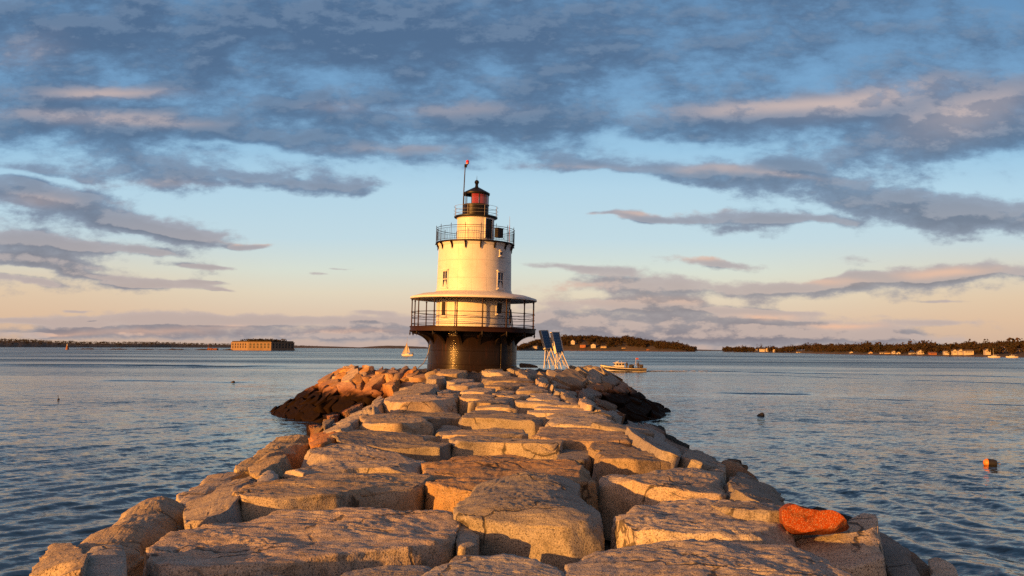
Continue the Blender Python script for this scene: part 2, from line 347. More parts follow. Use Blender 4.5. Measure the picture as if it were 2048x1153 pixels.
def granite(name,c1,c2,rust=.3,spk=1.0):
    m,t,b=newmat(name); tc=t.new('ShaderNodeTexCoord').outputs['Object']; oi=t.new('ShaderNodeObjectInfo').outputs['Random']
    pos=t.new('ShaderNodeNewGeometry').outputs['Position']; sp=t.new('ShaderNodeSeparateXYZ'); t.con(pos,sp.inputs[0])
    cb=t.new('ShaderNodeCombineXYZ'); 
    for i in range(3): t.con(t.math('MULTIPLY',oi,(37.,91.,53.)[i]),cb.inputs[i])
    p=t.vmath('ADD',tc,cb.outputs[0])
    n1=t.noise(p,1.3,5,.6); n2=t.noise(p,75,2,.6); n3=t.noise(p,150,1,.5); n4=t.noise(t.vmath('MULTIPLY',p,(1.2,6,3)),2.0,5,.65,.6); n5=t.noise(p,5,5,.65)
    col=t.mix(t.smooth(n1,.35,.65),c1,c2)
    col=t.mix(t.math('MULTIPLY',t.smooth(n4,.48,.70),.6),col,(.105,.09,.072))
    col=t.mix(t.math('MULTIPLY',t.smooth(n5,.55,.75),rust),col,(.21,.12,.06))
    col=t.mix(t.math('MULTIPLY',t.smooth(n2,.49,.62),.85*spk),col,(.045,.04,.036))
    col=t.mix(t.math('MULTIPLY',t.smooth(n3,.54,.65),.7*spk),col,(.50,.43,.35))
    vo=t.new('ShaderNodeTexVoronoi',feature='DISTANCE_TO_EDGE'); wn=t.new('ShaderNodeTexNoise'); t.con(p,wn.inputs['Vector']); wn.inputs['Scale'].default_value=2.2; wn.inputs['Detail'].default_value=4
    t.con(t.vmath('ADD',t.vmath('MULTIPLY',p,(.8,1.5,.8)),t.vmath('MULTIPLY',wn.outputs['Color'],(.55,.55,.55))),vo.inputs['Vector']); vo.inputs['Scale'].default_value=.75
    crack=t.math('MULTIPLY',t.math('SUBTRACT',1.0,t.smooth(vo.outputs['Distance'],.004,.016)),t.smooth(n1,.42,.56))
    col=t.mix(t.math('MULTIPLY',crack,.8),col,(.03,.025,.02))
    lic=t.noise(p,8,4,.7); col=t.mix(t.math('MULTIPLY',t.math('MULTIPLY',t.smooth(lic,.56,.64),t.smooth(n1,.46,.6)),.55),col,(.09,.085,.07))
    hs=t.new('ShaderNodeHueSaturation'); t.con(col,hs.inputs['Color']); t.con(t.math('MULTIPLY_ADD',oi,.62,.76),hs.inputs['Value']); t.con(t.math('MULTIPLY_ADD',t.math('FRACT',t.math('MULTIPLY',oi,13.7)),.9,.6),hs.inputs['Saturation'])
    t.con(t.math('MULTIPLY_ADD',t.math('FRACT',t.math('MULTIPLY',oi,7.3)),.022,.489),hs.inputs['Hue'])
    z=t.math('ADD',sp.outputs[2],t.math('MULTIPLY_ADD',t.noise(pos,1.1,4,.6),1.1,-.55))
    algae=t.math('SUBTRACT',1.0,t.smooth(z,1.8,2.9)); weed=t.math('SUBTRACT',1.0,t.smooth(z,1.6,2.15))
    c=t.mix(t.math('MULTIPLY',algae,.72),hs.outputs[0],(.26,.105,.042))
    c=t.mix(t.math('MULTIPLY',weed,.98),c,t.mix(n5,(.007,.005,.004),(.014,.009,.005)))
    t.con(c,b.inputs['Base Color']); t.con(t.math('MULTIPLY_ADD',weed,-.1,.85),b.inputs['Roughness']); t.con(t.math('MULTIPLY_ADD',weed,-.15,.18),b.inputs['Specular IOR Level'])
    hgt=t.math('ADD',t.math('MULTIPLY',n2,.011),t.math('ADD',t.math('MULTIPLY',n5,.012),t.math('MULTIPLY',n4,.016)))
    hgt=t.math('MULTIPLY_ADD',crack,-.02,hgt)
    bp=t.new('ShaderNodeBump'); bp.inputs['Strength'].default_value=.55; bp.inputs['Distance'].default_value=1.0; t.con(hgt,bp.inputs['Height']); t.con(bp.outputs[0],b.inputs['Normal'])
    return m
GR=granite('weathered granite',(.335,.305,.265),(.345,.285,.215))
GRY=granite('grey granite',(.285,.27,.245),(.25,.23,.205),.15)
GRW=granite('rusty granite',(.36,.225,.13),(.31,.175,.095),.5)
GRD=granite('dark shore stone',(.14,.115,.095),(.17,.12,.09),.3)
GRO=granite('red stained stone',(.25,.052,.014),(.17,.034,.013),.6,.6)
GYL=granite('pale speckled granite',(.45,.40,.32),(.42,.355,.26),.15,1.2)

def rock(name,P3,T=.7,bev=.10,dome=.012,amp=.03,strata=.02,seed=0,mat=None,tilt=.03,roll=0.0,dz=0.0,flare=.06,pxsize=None,drill=0,nrm=None,detail=1.0,chip=1.0):
    P3=np.array(P3,float); c=P3.mean(0)
    if nrm is None:
        q=P3-c; _,_,vt=np.linalg.svd(q); n=vt[2]; n=n if n[2]>0 else -n
        if np.hypot(n[0],n[1])>.55*n[2] : pass
    else: n=np.array(nrm,float); n/=np.linalg.norm(n)
    # frame: e1 right-ish, e2 away-ish
    e1=np.cross(np.array([0,1.,0]),n); e1/=np.linalg.norm(e1); e2=np.cross(n,e1)
    q=np.stack([(P3-c)@e1,(P3-c)@e2],1)
    # even resampling of the outline
    per=np.linalg.norm(np.roll(q,-1,0)-q,axis=1); Ltot=per.sum()
    dist=np.linalg.norm(c-CAM); 
    pxs=F/2*math.sqrt(abs(0.5*np.sum(q[:,0]*np.roll(q[:,1],-1)-q[:,1]*np.roll(q[:,0],-1))))/dist
    na=int(np.clip(pxs*1.5*detail,26,230)); 
    cum=np.concatenate([[0],np.cumsum(per)]); qq=np.vstack([q,q[:1]]); s=np.linspace(0,Ltot,na,endpoint=False)
    B=np.stack([np.interp(s,cum,qq[:,0]),np.interp(s,cum,qq[:,1])],1)
    area=.5*np.sum(B[:,0]*np.roll(B[:,1],-1)-B[:,1]*np.roll(B[:,0],-1))
    if area<0: B=B[::-1]
    cB=B.mean(0); B=cB+(B-cB)*(1+.06/max(.3,math.sqrt(abs(area))*.5))
    for _ in range(max(1,int(na*.006))): B=.5*B+.25*np.roll(B,1,0)+.25*np.roll(B,-1,0)
    # medial segment
    ctr=B.mean(0); X=B-ctr; ev,vec=np.linalg.eigh(X.T@X); ax=vec[:,1]; pr=X@ax; pw=X@vec[:,0]
    hl=max(0,(pr.max()-pr.min())/2-(pw.max()-pw.min())/2)*.9; mid_=(pr.max()+pr.min())/2
    cc=ctr+np.outer(np.clip(pr,mid_-hl,mid_+hl),ax)
    d=np.linalg.norm(B-cc,axis=1)[:,None]; dirn=(cc-B)/d
    size=math.sqrt(abs(area)); bev=.36*min(bev,.3*float(d.min())+.02, .24*size)
    ang=np.stack([B[:,0],B[:,1],np.zeros(na)+seed*3.7],1)
    bv=bev*(1+.8*fbm(ang*1.7,2))[:,None]; bv=np.clip(bv,.25*bev,1.8*bev); bv=np.minimum(bv,.8*d)
    nt=int(np.clip(pxs*.42*detail,5,64)); nb=4 if pxs<60 else 7; ns=int(np.clip(pxs*.13*detail,3,20))
    rings=[]; hh=[]; wts=[]
    for i in range(nt+1):
        t=1-i/nt; t=t**.8
        off=bv+(d-bv)*t; rings.append(B+dirn*off); hh.append(np.full(na,dome*(1-(1-t)**2))); wts.append((0,1))
    for i in range(1,nb+1):
        a=math.pi/2*i/nb; rings.append(B+dirn*bv*(1-math.sin(a))); hh.append(-(bv[:,0])*(1-math.cos(a))); wts.append((math.sin(a),math.cos(a)))
    arc=np.arange(na)/na*Ltot
    for i in range(1,ns+1):
        f=i/ns; off=-flare*f*size*.5
        o=np.full((na,1),off)
        if drill: o=o+.022*np.exp(-((((arc/drill)%1)-.5)*drill/.028)**2)[:,None]*(1 if f<.8 else 0)
        rings.append(B+dirn*o); hh.append(-(bv[:,0])-(T-bv[:,0])*f); wts.append((1,0))
    n_r=len(rings); XY=np.concatenate(rings); Z=np.concatenate(hh)
    out=np.concatenate([-dirn*w_[0] for w_ in wts]); up=np.concatenate([np.full(na,w_[1]) for w_ in wts])
    L=np.stack([XY[:,0],XY[:,1],Z],1); S=L+seed*np.array([5.3,9.1,2.7])
    # broad warping, then relief along the surface
    k=min(1.0,size/1.5)
    rq=np.random.RandomState(seed*7+1)
    for _ in range(int(9+5*min(size,3))):      # angular chips off the edges
        i0=rq.randint(na); a=rq.uniform(.1,.85); nn=np.array([-dirn[i0,0]*math.cos(a),-dirn[i0,1]*math.cos(a),math.sin(a)])+rq.normal(size=3)*.15; nn[2]=abs(nn[2])*(1 if rq.rand()<.8 else .2); nn/=np.linalg.norm(nn)
        p0=np.array([B[i0,0],B[i0,1],0.0]);
        loc=np.exp(-(((L[:,:2]-B[i0])**2).sum(1))/(.42*size)**2)
        dd=((L-p0)@nn)+chip*(rq.uniform(.0,.8)*bev+.022*size*rq.rand()**2)-.35*bev*(a-.1)
        L=L-nn*(np.clip(dd,0,None)*np.clip(loc*1.6,0,1)*.95)[:,None]
    amp=amp*.62; strata=strata*.5
    L[:,2]+=amp*1.2*k*fbm(S*.8,2)*np.clip(1+Z/T,0,1); 
    L[:,0]+=amp*1.2*k*fbm(S*1.3+40,2); L[:,1]+=amp*1.0*k*fbm(S*1.3+80,2)
    oc=5 if pxs>110 else (4 if pxs>40 else 2)
    f1=fbm(S*2.6+11,oc); f2=fbm(S*5.5+31,max(2,oc-1))
    qn=fbm(np.stack([S[:,0]*.8,S[:,1]*1.5,S[:,2]],1)+61,3)*5; fr=qn-np.floor(qn); stair=(np.floor(qn)+sm(.4,.62,fr))/5
    rel=.075*k*stair*np.clip(up+.15,0,1)+amp*k*(.8*f1-.9*np.abs(f2)**1.0+.25)
    th=seed*1.3; Ssx=S[:,0]*math.cos(th)+S[:,1]*math.sin(th); Ssy=-S[:,0]*math.sin(th)+S[:,1]*math.cos(th)
    st=fbm(np.stack([Ssx*.9+.5*fbm(S*1.1,2),Ssy*4.5+1.0*fbm(S*.9+7,2),S[:,2]*3],1),oc)
    st=np.sign(st)*np.abs(st)**.8
    rel=rel+strata*k*st*np.clip(up+.3,0,1)
    if pxs>90: rel=rel+.006*fbm(S*16,3)
    rel=rel*np.where(up>.9,.62,1.0)
    L[:,:2]+=out*rel[:,None]; L[:,2]+=up*rel
    # tilt: near edge up
    tilt=tilt*.35 if tilt>0 else tilt
    L[:,2]+=-(tilt)*L[:,1]*np.clip(1+Z/T,0.2,1)+roll*L[:,0]
    W=c+np.array([0,0,dz])+L[:,:1]*e1+L[:,1:2]*e2+L[:,2:]*n
    i=np.arange(n_r-1)[:,None]; j=np.arange(na)[None,:]; j2=(j+1)%na
    Q=np.stack([i*na+j,(i+1)*na+j,(i+1)*na+j2,i*na+j2],-1).reshape(-1,4)
    org=c+np.array([0,0,dz])
    o=mesh_np(name,W-org,quads=Q,m=mat or GR); o.location=org
    return o
ZT={'p':(0,0,1),'c':(500,700,4.452),'r':(940,700,4.452),'f':(720,725,7.314),'g':(940,725,7.314)}
TRACED=[]
def up(tr,pts):
    x0,y0,s=ZT[tr]; return [(x0+x/s,y0+y/s) for x,y in pts]
def inside(p,poly):
    x,y=p; r=False; n=len(poly)
    for i in range(n):
        (x1,y1),(x2,y2)=poly[i],poly[(i+1)%n]
        if (y1>y)!=(y2>y) and x<(x2-x1)*(y-y1)/(y2-y1)+x1: r=not r
    return r
SEED=[1]
def stone(label,tr,pts,name='granite_block',cat='stone',grp=None,z=None,tiltmode='flat',**kw):
    px=up(tr,pts); TRACED.append(px); SEED[0]+=1
    if z is not None: P3=[hitz(x,y,z) for x,y in px]
    else: P3=[hit(x,y) for x,y in px]
    kw.setdefault('seed',SEED[0])
    o=rock(name,P3,**kw); tag(o,label,cat,grp); return o
# ------------------------------------------------------------------ the stones, one by one (outline of each top in the photograph, set on the height field)
W='blocks along the breakwater'; LH='stones of the heap on the seaward left'; RH='stones of the heap on the harbour right'; SL='stones sloping to the water'
def top(label,pts,tr='p',**k): 
    k.setdefault('T',.75); return stone(label,tr,pts,grp=W,cat='stone block',**k)
top('widest nearest slab, long and low with layered top, bottom left',[(383,1052),(440,1030),(560,1023),(720,1019),(845,1017),(912,1033),(916,1052),(895,1068),(821,1097),(632,1115),(560,1132),(437,1147),(280,1151),(284,1120),(322,1085)],strata=.035,amp=.045,tilt=.02,mat=GR)
top('long slab with bright rough front edge, directly behind the widest nearest slab',[(460,1003),(480,978),(559,952),(651,946),(743,945),(848,946),(858,957),(830,974),(756,988),(690,996),(600,1004),(520,1012)],strata=.03,tilt=.03,dz=.03)
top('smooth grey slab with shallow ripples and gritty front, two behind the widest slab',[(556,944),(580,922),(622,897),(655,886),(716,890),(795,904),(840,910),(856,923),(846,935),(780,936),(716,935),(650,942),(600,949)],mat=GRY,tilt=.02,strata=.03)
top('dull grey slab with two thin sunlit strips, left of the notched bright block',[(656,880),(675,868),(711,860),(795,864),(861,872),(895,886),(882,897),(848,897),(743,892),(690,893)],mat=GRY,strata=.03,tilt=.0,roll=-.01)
top('bright block whose flat front shows vertical drill grooves, mid walkway',[(895,888),(915,878),(935,872),(1000,876),(1080,880),(1114,883),(1110,893),(1050,891),(980,888),(900,889)],drill=.42,tilt=.02,dz=.02,T=.9)
top('big brownish slab with wavy ochre bands, behind the rounded boulder',[(853,925),(890,915),(953,911),(1012,909),(1078,913),(1130,927),(1183,932),(1196,945),(1185,965),(1120,972),(1000,978),(900,987),(862,975)],strata=.05,amp=.04,tilt=.02,mat=granite('ochre granite',(.35,.28,.19),(.33,.235,.13),.5))
top('large rounded pale boulder with deep dark front, centre foreground',[(924,992),(950,978),(1026,963),(1078,960),(1144,966),(1174,985),(1190,1020),(1197,1048),(1150,1056),(1050,1050),(960,1044),(920,1034)],bev=.30,dome=.10,tilt=.0,mat=GRY,strata=.015,T=.9,dz=.02)
top('wide slab with sunlit bulging front corner, right of the dark cleft',[(1203,930),(1238,924),(1320,922),(1407,920),(1440,930),(1460,972),(1440,984),(1393,992),(1330,978),(1250,962),(1206,956)],strata=.045,amp=.05,tilt=.02,bev=.2)
top('grey-brown slab with pointed bright left end, beside the red rock',[(1234,1036),(1282,1017),(1312,1000),(1433,995),(1512,1000),(1555,1022),(1574,1050),(1560,1068),(1407,1070),(1330,1067),(1286,1078),(1255,1062)],strata=.035,amp=.05,tilt=.02,bev=.17)
top('broad slab with streaked top running off the bottom edge, right foreground',[(1128,1165),(1150,1125),(1172,1105),(1236,1086),(1354,1084),(1512,1091),(1650,1103),(1700,1126),(1760,1152),(1800,1220),(1500,1290),(1180,1270)],strata=.035,amp=.05,tilt=.02,bev=.2)
top('plain grey block cut by the bottom edge below the rounded boulder',[(845,1155),(900,1126),(945,1116),(1010,1117),(1065,1124),(1108,1134),(1130,1160),(1120,1230),(860,1240)],mat=GRY,bev=.16,strata=.012)
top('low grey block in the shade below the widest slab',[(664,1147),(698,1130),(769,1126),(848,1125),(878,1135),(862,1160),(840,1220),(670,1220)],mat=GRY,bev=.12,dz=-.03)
top('sliver of slab at the very bottom edge, under the widest slab',[(400,1175),(500,1149),(560,1146),(620,1152),(660,1180),(640,1250),(420,1250)],bev=.1,dz=-.02)
top('small wedge stone jammed between widest slab and rounded boulder',[(900,1105),(915,1092),(945,1090),(970,1117),(940,1124),(905,1127)],T=.4,bev=.05,dz=-.08,mat=GR)
top('upright grey end block at the right tip of the widest slab',[(908,1038),(935,1041),(955,1052),(950,1072),(918,1078)],bev=.07,dz=-.06,mat=GRY,tilt=0)
# middle rows
top('slab with bright sloping left face, behind the dull grey slab',[(714,848),(727,833),(780,830),(840,833),(863,846),(850,853),(760,854)],bev=.25,tilt=.03,dz=.03)
top('thin ledge stone under the slab with sloping bright left face',[(686,862),(710,852),(860,861),(866,870),(800,871),(700,872)],T=.5,dz=-.06)
top('long slab with a straight bright front, left of the black pit',[(761,806),(768,800),(786,793),(816,789),(864,789),(868,796),(895,793),(917,791),(914,801),(911,808),(843,809),(786,810)],tilt=.03,dz=.05,drill=.9,T=.9)
top('narrow grey ledge in front of the straight bright slab',[(736,832),(748,822),(830,823),(915,822),(918,830),(850,836)],T=.5,dz=-.05,mat=GRY)
top('block with ribbed bright front face, centre of the middle walkway',[(922,838),(936,830),(1000,829),(1049,831),(1086,842),(1075,846),(1000,844),(930,842)],drill=.3,T=.9,tilt=.04,dz=.05)
top('thin bright bar stone lying across, behind the grooved bright block',[(882,872),(914,862),(980,858),(1030,858),(1050,866),(1045,873),(960,872)],T=.45,tilt=.02,dz=.0)
top('lone grey cornered rock sunk in the gap left of the ribbed block',[(872,851),(882,838),(905,835),(920,842),(922,858),(900,862)],T=.5,dz=-.16,mat=GRY,bev=.06)
top('small grey rock below the cornered rock in the gap',[(862,872),(890,861),(915,862),(918,873),(890,879)],T=.5,dz=-.2,mat=GRY,bev=.06)
top('flat pale-topped slab with thin lit lip, right of the ribbed block',[(1088,842),(1096,831),(1150,829),(1214,833),(1240,850),(1200,855),(1100,851)],tilt=.02,dz=.03)
top('heavy block with shaded front, below the flat pale-topped slab',[(1062,878),(1078,862),(1100,855),(1236,857),(1259,869),(1258,884),(1180,884),(1100,881)],tilt=.03,T=.9,dz=.01)
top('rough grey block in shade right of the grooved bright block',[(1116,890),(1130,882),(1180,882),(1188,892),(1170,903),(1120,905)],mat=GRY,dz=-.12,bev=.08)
top('wedge block with bright curling left edge, behind the bulging corner slab',[(1180,888),(1195,882),(1257,893),(1328,911),(1335,920),(1267,924),(1190,916)],tilt=.02,dz=.0,bev=.1)
# far rows
k=dict(tilt=.018,T=.7,detail=1.25)
top('sloping slab behind the straight bright one',[(480,470),(530,420),(700,360),(830,300),(980,250),(1050,300),(1200,330),(1110,400),(1080,440),(900,450),(600,475)],'f',**k)
top('small square-cut slab near the left lip, two behind the straight bright one',[(960,260),(1010,190),(1080,165),(1250,190),(1260,240),(1200,260),(1050,265)],'f',**k)
top('farthest left slab lying before the dark iron base',[(1080,110),(1150,80),(1400,85),(1600,85),(1560,130),(1420,190),(1200,185),(1120,170)],'f',**k)
top('low grey slab with dark hollow, left of centre in the far rows',[(1270,262),(1330,230),(1500,230),(1660,235),(1640,270),(1400,285),(1280,285)],'f',mat=GRY,dz=-.05,**k)
top('flat slab with a fine lit rim in the centre of the far rows',[(1290,340),(1450,300),(1700,285),(1820,310),(1780,345),(1500,360),(1330,352)],'f',**k)
top('sunken grey block left of the centre crack, far rows',[(1330,372),(1470,375),(1460,440),(1330,430)],'f',mat=GRY,dz=-.1,T=.6)
top('finger-shaped bright stone next to the sunken grey block',[(1120,405),(1300,382),(1330,418),(1150,440)],'f',dz=-.03,T=.5)
top('pinkish slab ending at the black pit',[(1080,500),(1120,465),(1350,445),(1450,470),(1420,510),(1120,520)],'f',dz=.0,T=.6,tilt=.02)
top('long thin slab left of centre, behind the black pit',[(1480,425),(1520,392),(1900,382),(1990,420),(1900,445),(1600,440)],'f',**k)
top('grey-topped slab with lit front lip, right above the black pit',[(1440,500),(1520,465),(1900,455),(2040,480),(2000,540),(1750,545),(1580,535)],'f',**k)
top('small orange stone on the far lip of the black pit',[(1750,565),(2000,562),(2040,590),(1900,608),(1760,598)],'f',T=.6,tilt=.02)
top('bright double-edged slab just short of the dark iron base',[(140,120),(160,75),(250,58),(550,82),(560,130),(620,165),(400,170),(150,150)],'g',**k)
top('long bright slab with notched left end, second before the iron base',[(160,262),(260,205),(500,203),(780,212),(960,250),(960,275),(700,282),(400,275),(200,275)],'g',**k)
top('little stone touching the iron base on its right side',[(430,72),(560,52),(640,80),(640,108),(560,98)],'g',T=.6,tilt=.02)
top('long diagonal slab running down from the iron base at right',[(610,72),(720,52),(800,110),(960,205),(900,238),(780,200),(680,140)],'g',T=.7,tilt=.02)
top('thin strip slab with a dark crack under it, far rows right of centre',[(180,325),(400,292),(700,302),(960,302),(960,328),(700,345),(500,362),(350,355),(250,345)],'g',**k)
top('stubby slab with bright left face near the right lip, far rows',[(660,402),(700,362),(970,342),(1090,362),(1150,420),(1000,430),(700,430)],'g',**k)
top('mottled slab at the walkway centre with pink front',[(0,385),(120,362),(360,372),(350,405),(0,415)],'g',**k)
top('low greenish slab in shade between two bright ones',[(370,402),(640,397),(660,436),(500,450),(380,432)],'g',dz=-.06,T=.6,mat=GRY)
top('broad pink-topped slab near the right lip',[(700,515),(840,480),(880,445),(1190,442),(1290,500),(1330,565),(1100,560),(900,535)],'g',tilt=.02,T=.7,detail=1.2)
top('small tilted splinter with lit side at the walkway centre',[(330,440),(490,460),(500,498),(380,480)],'g',T=.4,roll=.06)
top('thin mauve slab left of the pink-topped slab',[(500,485),(840,462),(840,490),(700,512),(520,508)],'g',T=.5)
top('slab with bright blunt left end and long thin tail, right side',[(690,555),(900,552),(1400,592),(1580,638),(1500,645),(900,600),(700,590)],'g',tilt=.02,T=.7)
top('ledge with a row of vertical grooves, right side of the walkway',[(980,635),(1300,642),(1680,672),(1690,690),(1400,688),(980,660)],'g',drill=.35,T=.6,tilt=.02)
top('long bright bar below the grooved ledge, right side',[(880,705),(1000,692),(1300,702),(1800,712),(1832,755),(1600,755),(900,735)],'g',T=.6,tilt=.02)
top('humped bright stone at the right lip of the black pit',[(90,645),(300,612),(480,602),(620,640),(730,690),(550,680),(300,675),(120,675)],'g',bev=.2,T=.7,tilt=.02)
top('flat slab between the humped stone and the ribbed block',[(0,722),(100,692),(350,692),(560,722),(500,745),(380,748),(200,755),(0,755)],'g',tilt=.02,T=.6)
top('square grey block in shade above the ribbed block, right end',[(550,692),(720,682),(740,738),(560,748)],'g',mat=GRY,dz=-.12,T=.6)
top('dark mottled slab behind the humped stone',[(0,545),(130,545),(300,542),(480,512),(600,502),(620,555),(480,595),(300,588),(140,586),(0,595)],'g',tilt=.02,T=.6)
# left edge
def edge(label,pts,tr='p',**k):
    k.setdefault('T',.8); k.setdefault('bev',.16); k.setdefault('tilt',.0); return stone(label,tr,pts,grp=SL,cat='boulder',name='boulder',**k)
edge('massive grey boulder with rounded back, far left of the foreground',[(60,1153),(104,1107),(131,1082),(170,1063),(219,1039),(279,1006),(314,995),(345,996),(366,1014),(374,1050),(330,1082),(292,1112),(270,1153),(200,1190),(80,1200)],bev=.3,dome=.12,amp=.05,T=1.5,strata=.02,z=3.2,roll=.05,dz=.0)
edge('speckled stone at the bottom left corner',[(62,1175),(100,1126),(135,1120),(152,1132),(163,1158),(150,1200),(70,1210)],bev=.1,dz=.16,mat=GYL)
edge('half hidden grey stone at the bottom edge, right of the speckled one',[(168,1160),(191,1140),(235,1134),(245,1150),(240,1200),(170,1200)],bev=.08,dz=.14,mat=GRY)
edge('split boulder with bright front end, against the water at left',[(347,994),(383,969),(418,953),(462,944),(478,950),(468,964),(420,987),(399,996),(366,1018)],bev=.08,mat=GR,dz=.0,z=3.1,T=1.3,roll=.05)
edge('grey sloping stone lying between split boulder and long slab',[(369,1018),(405,995),(478,960),(503,953),(508,966),(480,994),(454,1024),(378,1055)],bev=.14,mat=GRY,dz=.02)
edge('big pitted orange boulder at the left edge, third from bottom',[(474,915),(520,893),(559,874),(606,868),(620,874),(620,890),(600,902),(565,914),(520,937),(493,948),(480,946)],bev=.10,mat=GYL,dz=.0,amp=.05,z=3.15,T=1.3,roll=.05)
edge('pale sloping stone in front of the pitted orange boulder',[(499,932),(530,914),(558,900),(571,913),(552,940),(520,957),(502,954)],bev=.1,dz=.04,mat=GYL)
edge('fist of bright stone wedged under the pale sloping stone',[(518,958),(530,944),(548,942),(556,952),(540,966),(524,968)],T=.4,bev=.08,dz=0)
edge('orange stone tucked behind the pitted boulder',[(618,878),(648,866),(682,862),(690,868),(662,886),(625,896)],bev=.1,dz=.02,mat=GRW)
edge('long lit stone sloping down to the dark weed, left edge',[(644,868),(690,838),(725,828),(736,836),(700,852),(670,864)],bev=.1,dz=.03)
edge('narrow lit stone at the left edge beside the straight bright slab',[(698,834),(743,805),(760,793),(768,800),(754,814),(734,828)],bev=.08,dz=.03)
# right edge
edge('long grey slab standing on edge, lit along its left side',[(1245,844),(1262,841),(1322,861),(1345,877),(1367,905),(1355,918),(1310,907),(1285,884),(1258,867)],bev=.1,dz=.05,mat=GRY,roll=.03)
edge('dark olive stone leaning to the water, behind the long edge slab',[(1311,860),(1345,862),(1372,882),(1390,902),(1362,900),(1335,877)],bev=.1,dz=-.1,mat=GRD)
edge('flat grey stone below the dark olive one, right edge',[(1362,900),(1394,900),(1448,925),(1440,935),(1400,925),(1366,912)],bev=.08,mat=GRY)
edge('square brown block with upright face, right edge',[(1446,932),(1463,921),(1481,922),(1484,944),(1465,952)],bev=.05,dz=.12,mat=granite('brown stone',(.19,.14,.085),(.16,.115,.07),.2),T=.6)
edge('long grey plank-like stone running down the right slope',[(1455,952),(1484,944),(1520,965),(1560,985),(1580,1008),(1540,1005),(1500,995),(1470,982)],bev=.1,mat=GRY)
edge('grey stone behind the red rock, right slope',[(1600,1004),(1640,1006),(1700,1030),(1745,1048),(1730,1056),(1680,1048),(1620,1032)],bev=.1,mat=GRY,dz=-.06)
edge('angular block with bright sunlit top and dark front, right foreground',[(1570,1070),(1635,1060),(1687,1064),(1736,1051),(1747,1064),(1762,1100),(1700,1103),(1635,1096)],bev=.05,dz=.02,roll=.10,tilt=-.18,mat=GYL,T=1.2,z=3.35)
edge('dark grey stone falling away right of the angular block',[(1750,1058),(1775,1067),(1812,1097),(1840,1130),(1830,1165),(1790,1170),(1768,1110)],bev=.12,mat=GRY,dz=-.05,T=1.2,z=3.1)
edge('dim boulder low on the right slope by the bottom edge',[(1800,1092),(1830,1105),(1857,1128),(1880,1180),(1840,1190),(1825,1140)],bev=.12,mat=GRD,dz=-.05,z=2.8,T=1.2)
edge('yellow lit tip of stone in the bottom right corner',[(1850,1158),(1862,1119),(1882,1119),(1937,1152),(1950,1200),(1860,1210)],bev=.08,dz=-.06,mat=GYL,roll=.04,tilt=-.06,z=2.85,T=1.4)
edge('grey rounded stone at right edge beside the long bright bar',[(1200,828),(1209,816),(1225,815),(1246,833),(1240,842),(1212,838)],bev=.12,mat=GRY,dz=.05)
edge('bright cube-like stone perched at the right edge, beside the thin-tailed slab',[(1590,602),(1650,567),(1700,572),(1790,650),(1800,698),(1700,692)],'g',bev=.06,dz=.12,mat=GYL,T=.6)
edge('grey slab sliding down to the dark heap at right',[(1690,542),(1730,537),(1930,662),(1900,720),(1820,690)],'g',bev=.08,mat=GRY)
edge('blocky grey stone left of the dark right heap, upper',[(1330,452),(1420,422),(1560,472),(1580,540),(1420,530),(1340,500)],'g',bev=.1,mat=GRY,dz=.06)
edge('bluish stone beneath the blocky grey one',[(1400,552),(1500,542),(1590,592),(1590,648),(1490,602)],'g',bev=.1,mat=GRY)
edge('crumpled small stone at the right lip, far rows',[(970,242),(1080,222),(1160,290),(1140,350),(1000,312)],'g',bev=.1,dz=.06)
edge('egg-sized pale pebble boulder, right lip of the far rows',[(1190,362),(1235,345),(1262,360),(1225,382)],'g',bev=.08,dz=.1,mat=GYL,T=.4)
edge('grey stone sloping right of the pale pebble boulder',[(1230,425),(1260,375),(1380,402),(1330,442)],'g',bev=.08,mat=GRY)
# heap left
def heap(label,pts,tr,g,**k):
    k.setdefault('T',.9); k.setdefault('bev',.10); k.setdefault('tilt',.0); k.setdefault('flare',-.02); k.setdefault('amp',.05); k.setdefault('detail',1.3)
    k['dz']=k.get('dz',.18)*.75; return stone(label,tr,pts,grp=g,cat='boulder',name='boulder',**k)
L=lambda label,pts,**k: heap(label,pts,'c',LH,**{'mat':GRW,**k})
L('sharp tilted slab on the upper left shoulder of the left heap',[(610,305),(660,240),(770,180),(770,212),(700,272),(620,315)],dz=.25,roll=-.1)
L('biggest pale face on the crown of the left heap',[(790,270),(830,200),(900,165),(950,175),(962,220),(930,270),(890,310),(820,310)],dz=.3)
L('leaning oval stone right under the biggest pale face',[(910,292),(950,237),(985,242),(1000,300),(980,325),(930,317)],dz=.3)
L('crown stone with pocked face, right of the biggest pale face',[(985,202),(1040,170),(1100,167),(1110,222),(1070,270),(1010,290),(990,250)])
L('tiny crown stone between two larger ones, left heap',[(1120,182),(1180,167),(1200,200),(1150,230),(1115,222)])
L('blunt crown stone midway along the top of the left heap',[(1190,202),(1280,172),(1320,200),(1280,240),(1210,250)])
L('slim slab leaning right near the crown of the left heap',[(1200,262),(1300,192),(1380,167),(1420,177),(1360,222),(1320,260),(1260,277)],dz=.25)
L('bright boulder nearest the walkway at the top of the left heap',[(1330,267),(1400,212),(1470,182),(1510,220),(1450,272),(1390,305),(1345,297)],dz=.3)
L('long wedge below the slim leaning slab, left heap',[(1010,362),(1050,302),(1120,252),(1190,242),(1160,292),(1100,332),(1050,372)],dz=.25)
L('largest orange face in the middle of the left heap',[(1100,340),(1200,282),(1270,267),(1350,282),(1330,322),(1260,372),(1200,397),(1150,367)],dz=.35)
L('pentagon-shaped red stone in the middle of the left heap',[(760,352),(810,312),(900,312),(950,342),(920,390),(860,442),(800,402)],dz=.3)
L('streak of bright slab left of the pentagon stone',[(580,342),(640,292),(760,262),(800,272),(740,312),(640,347)],dz=.2)
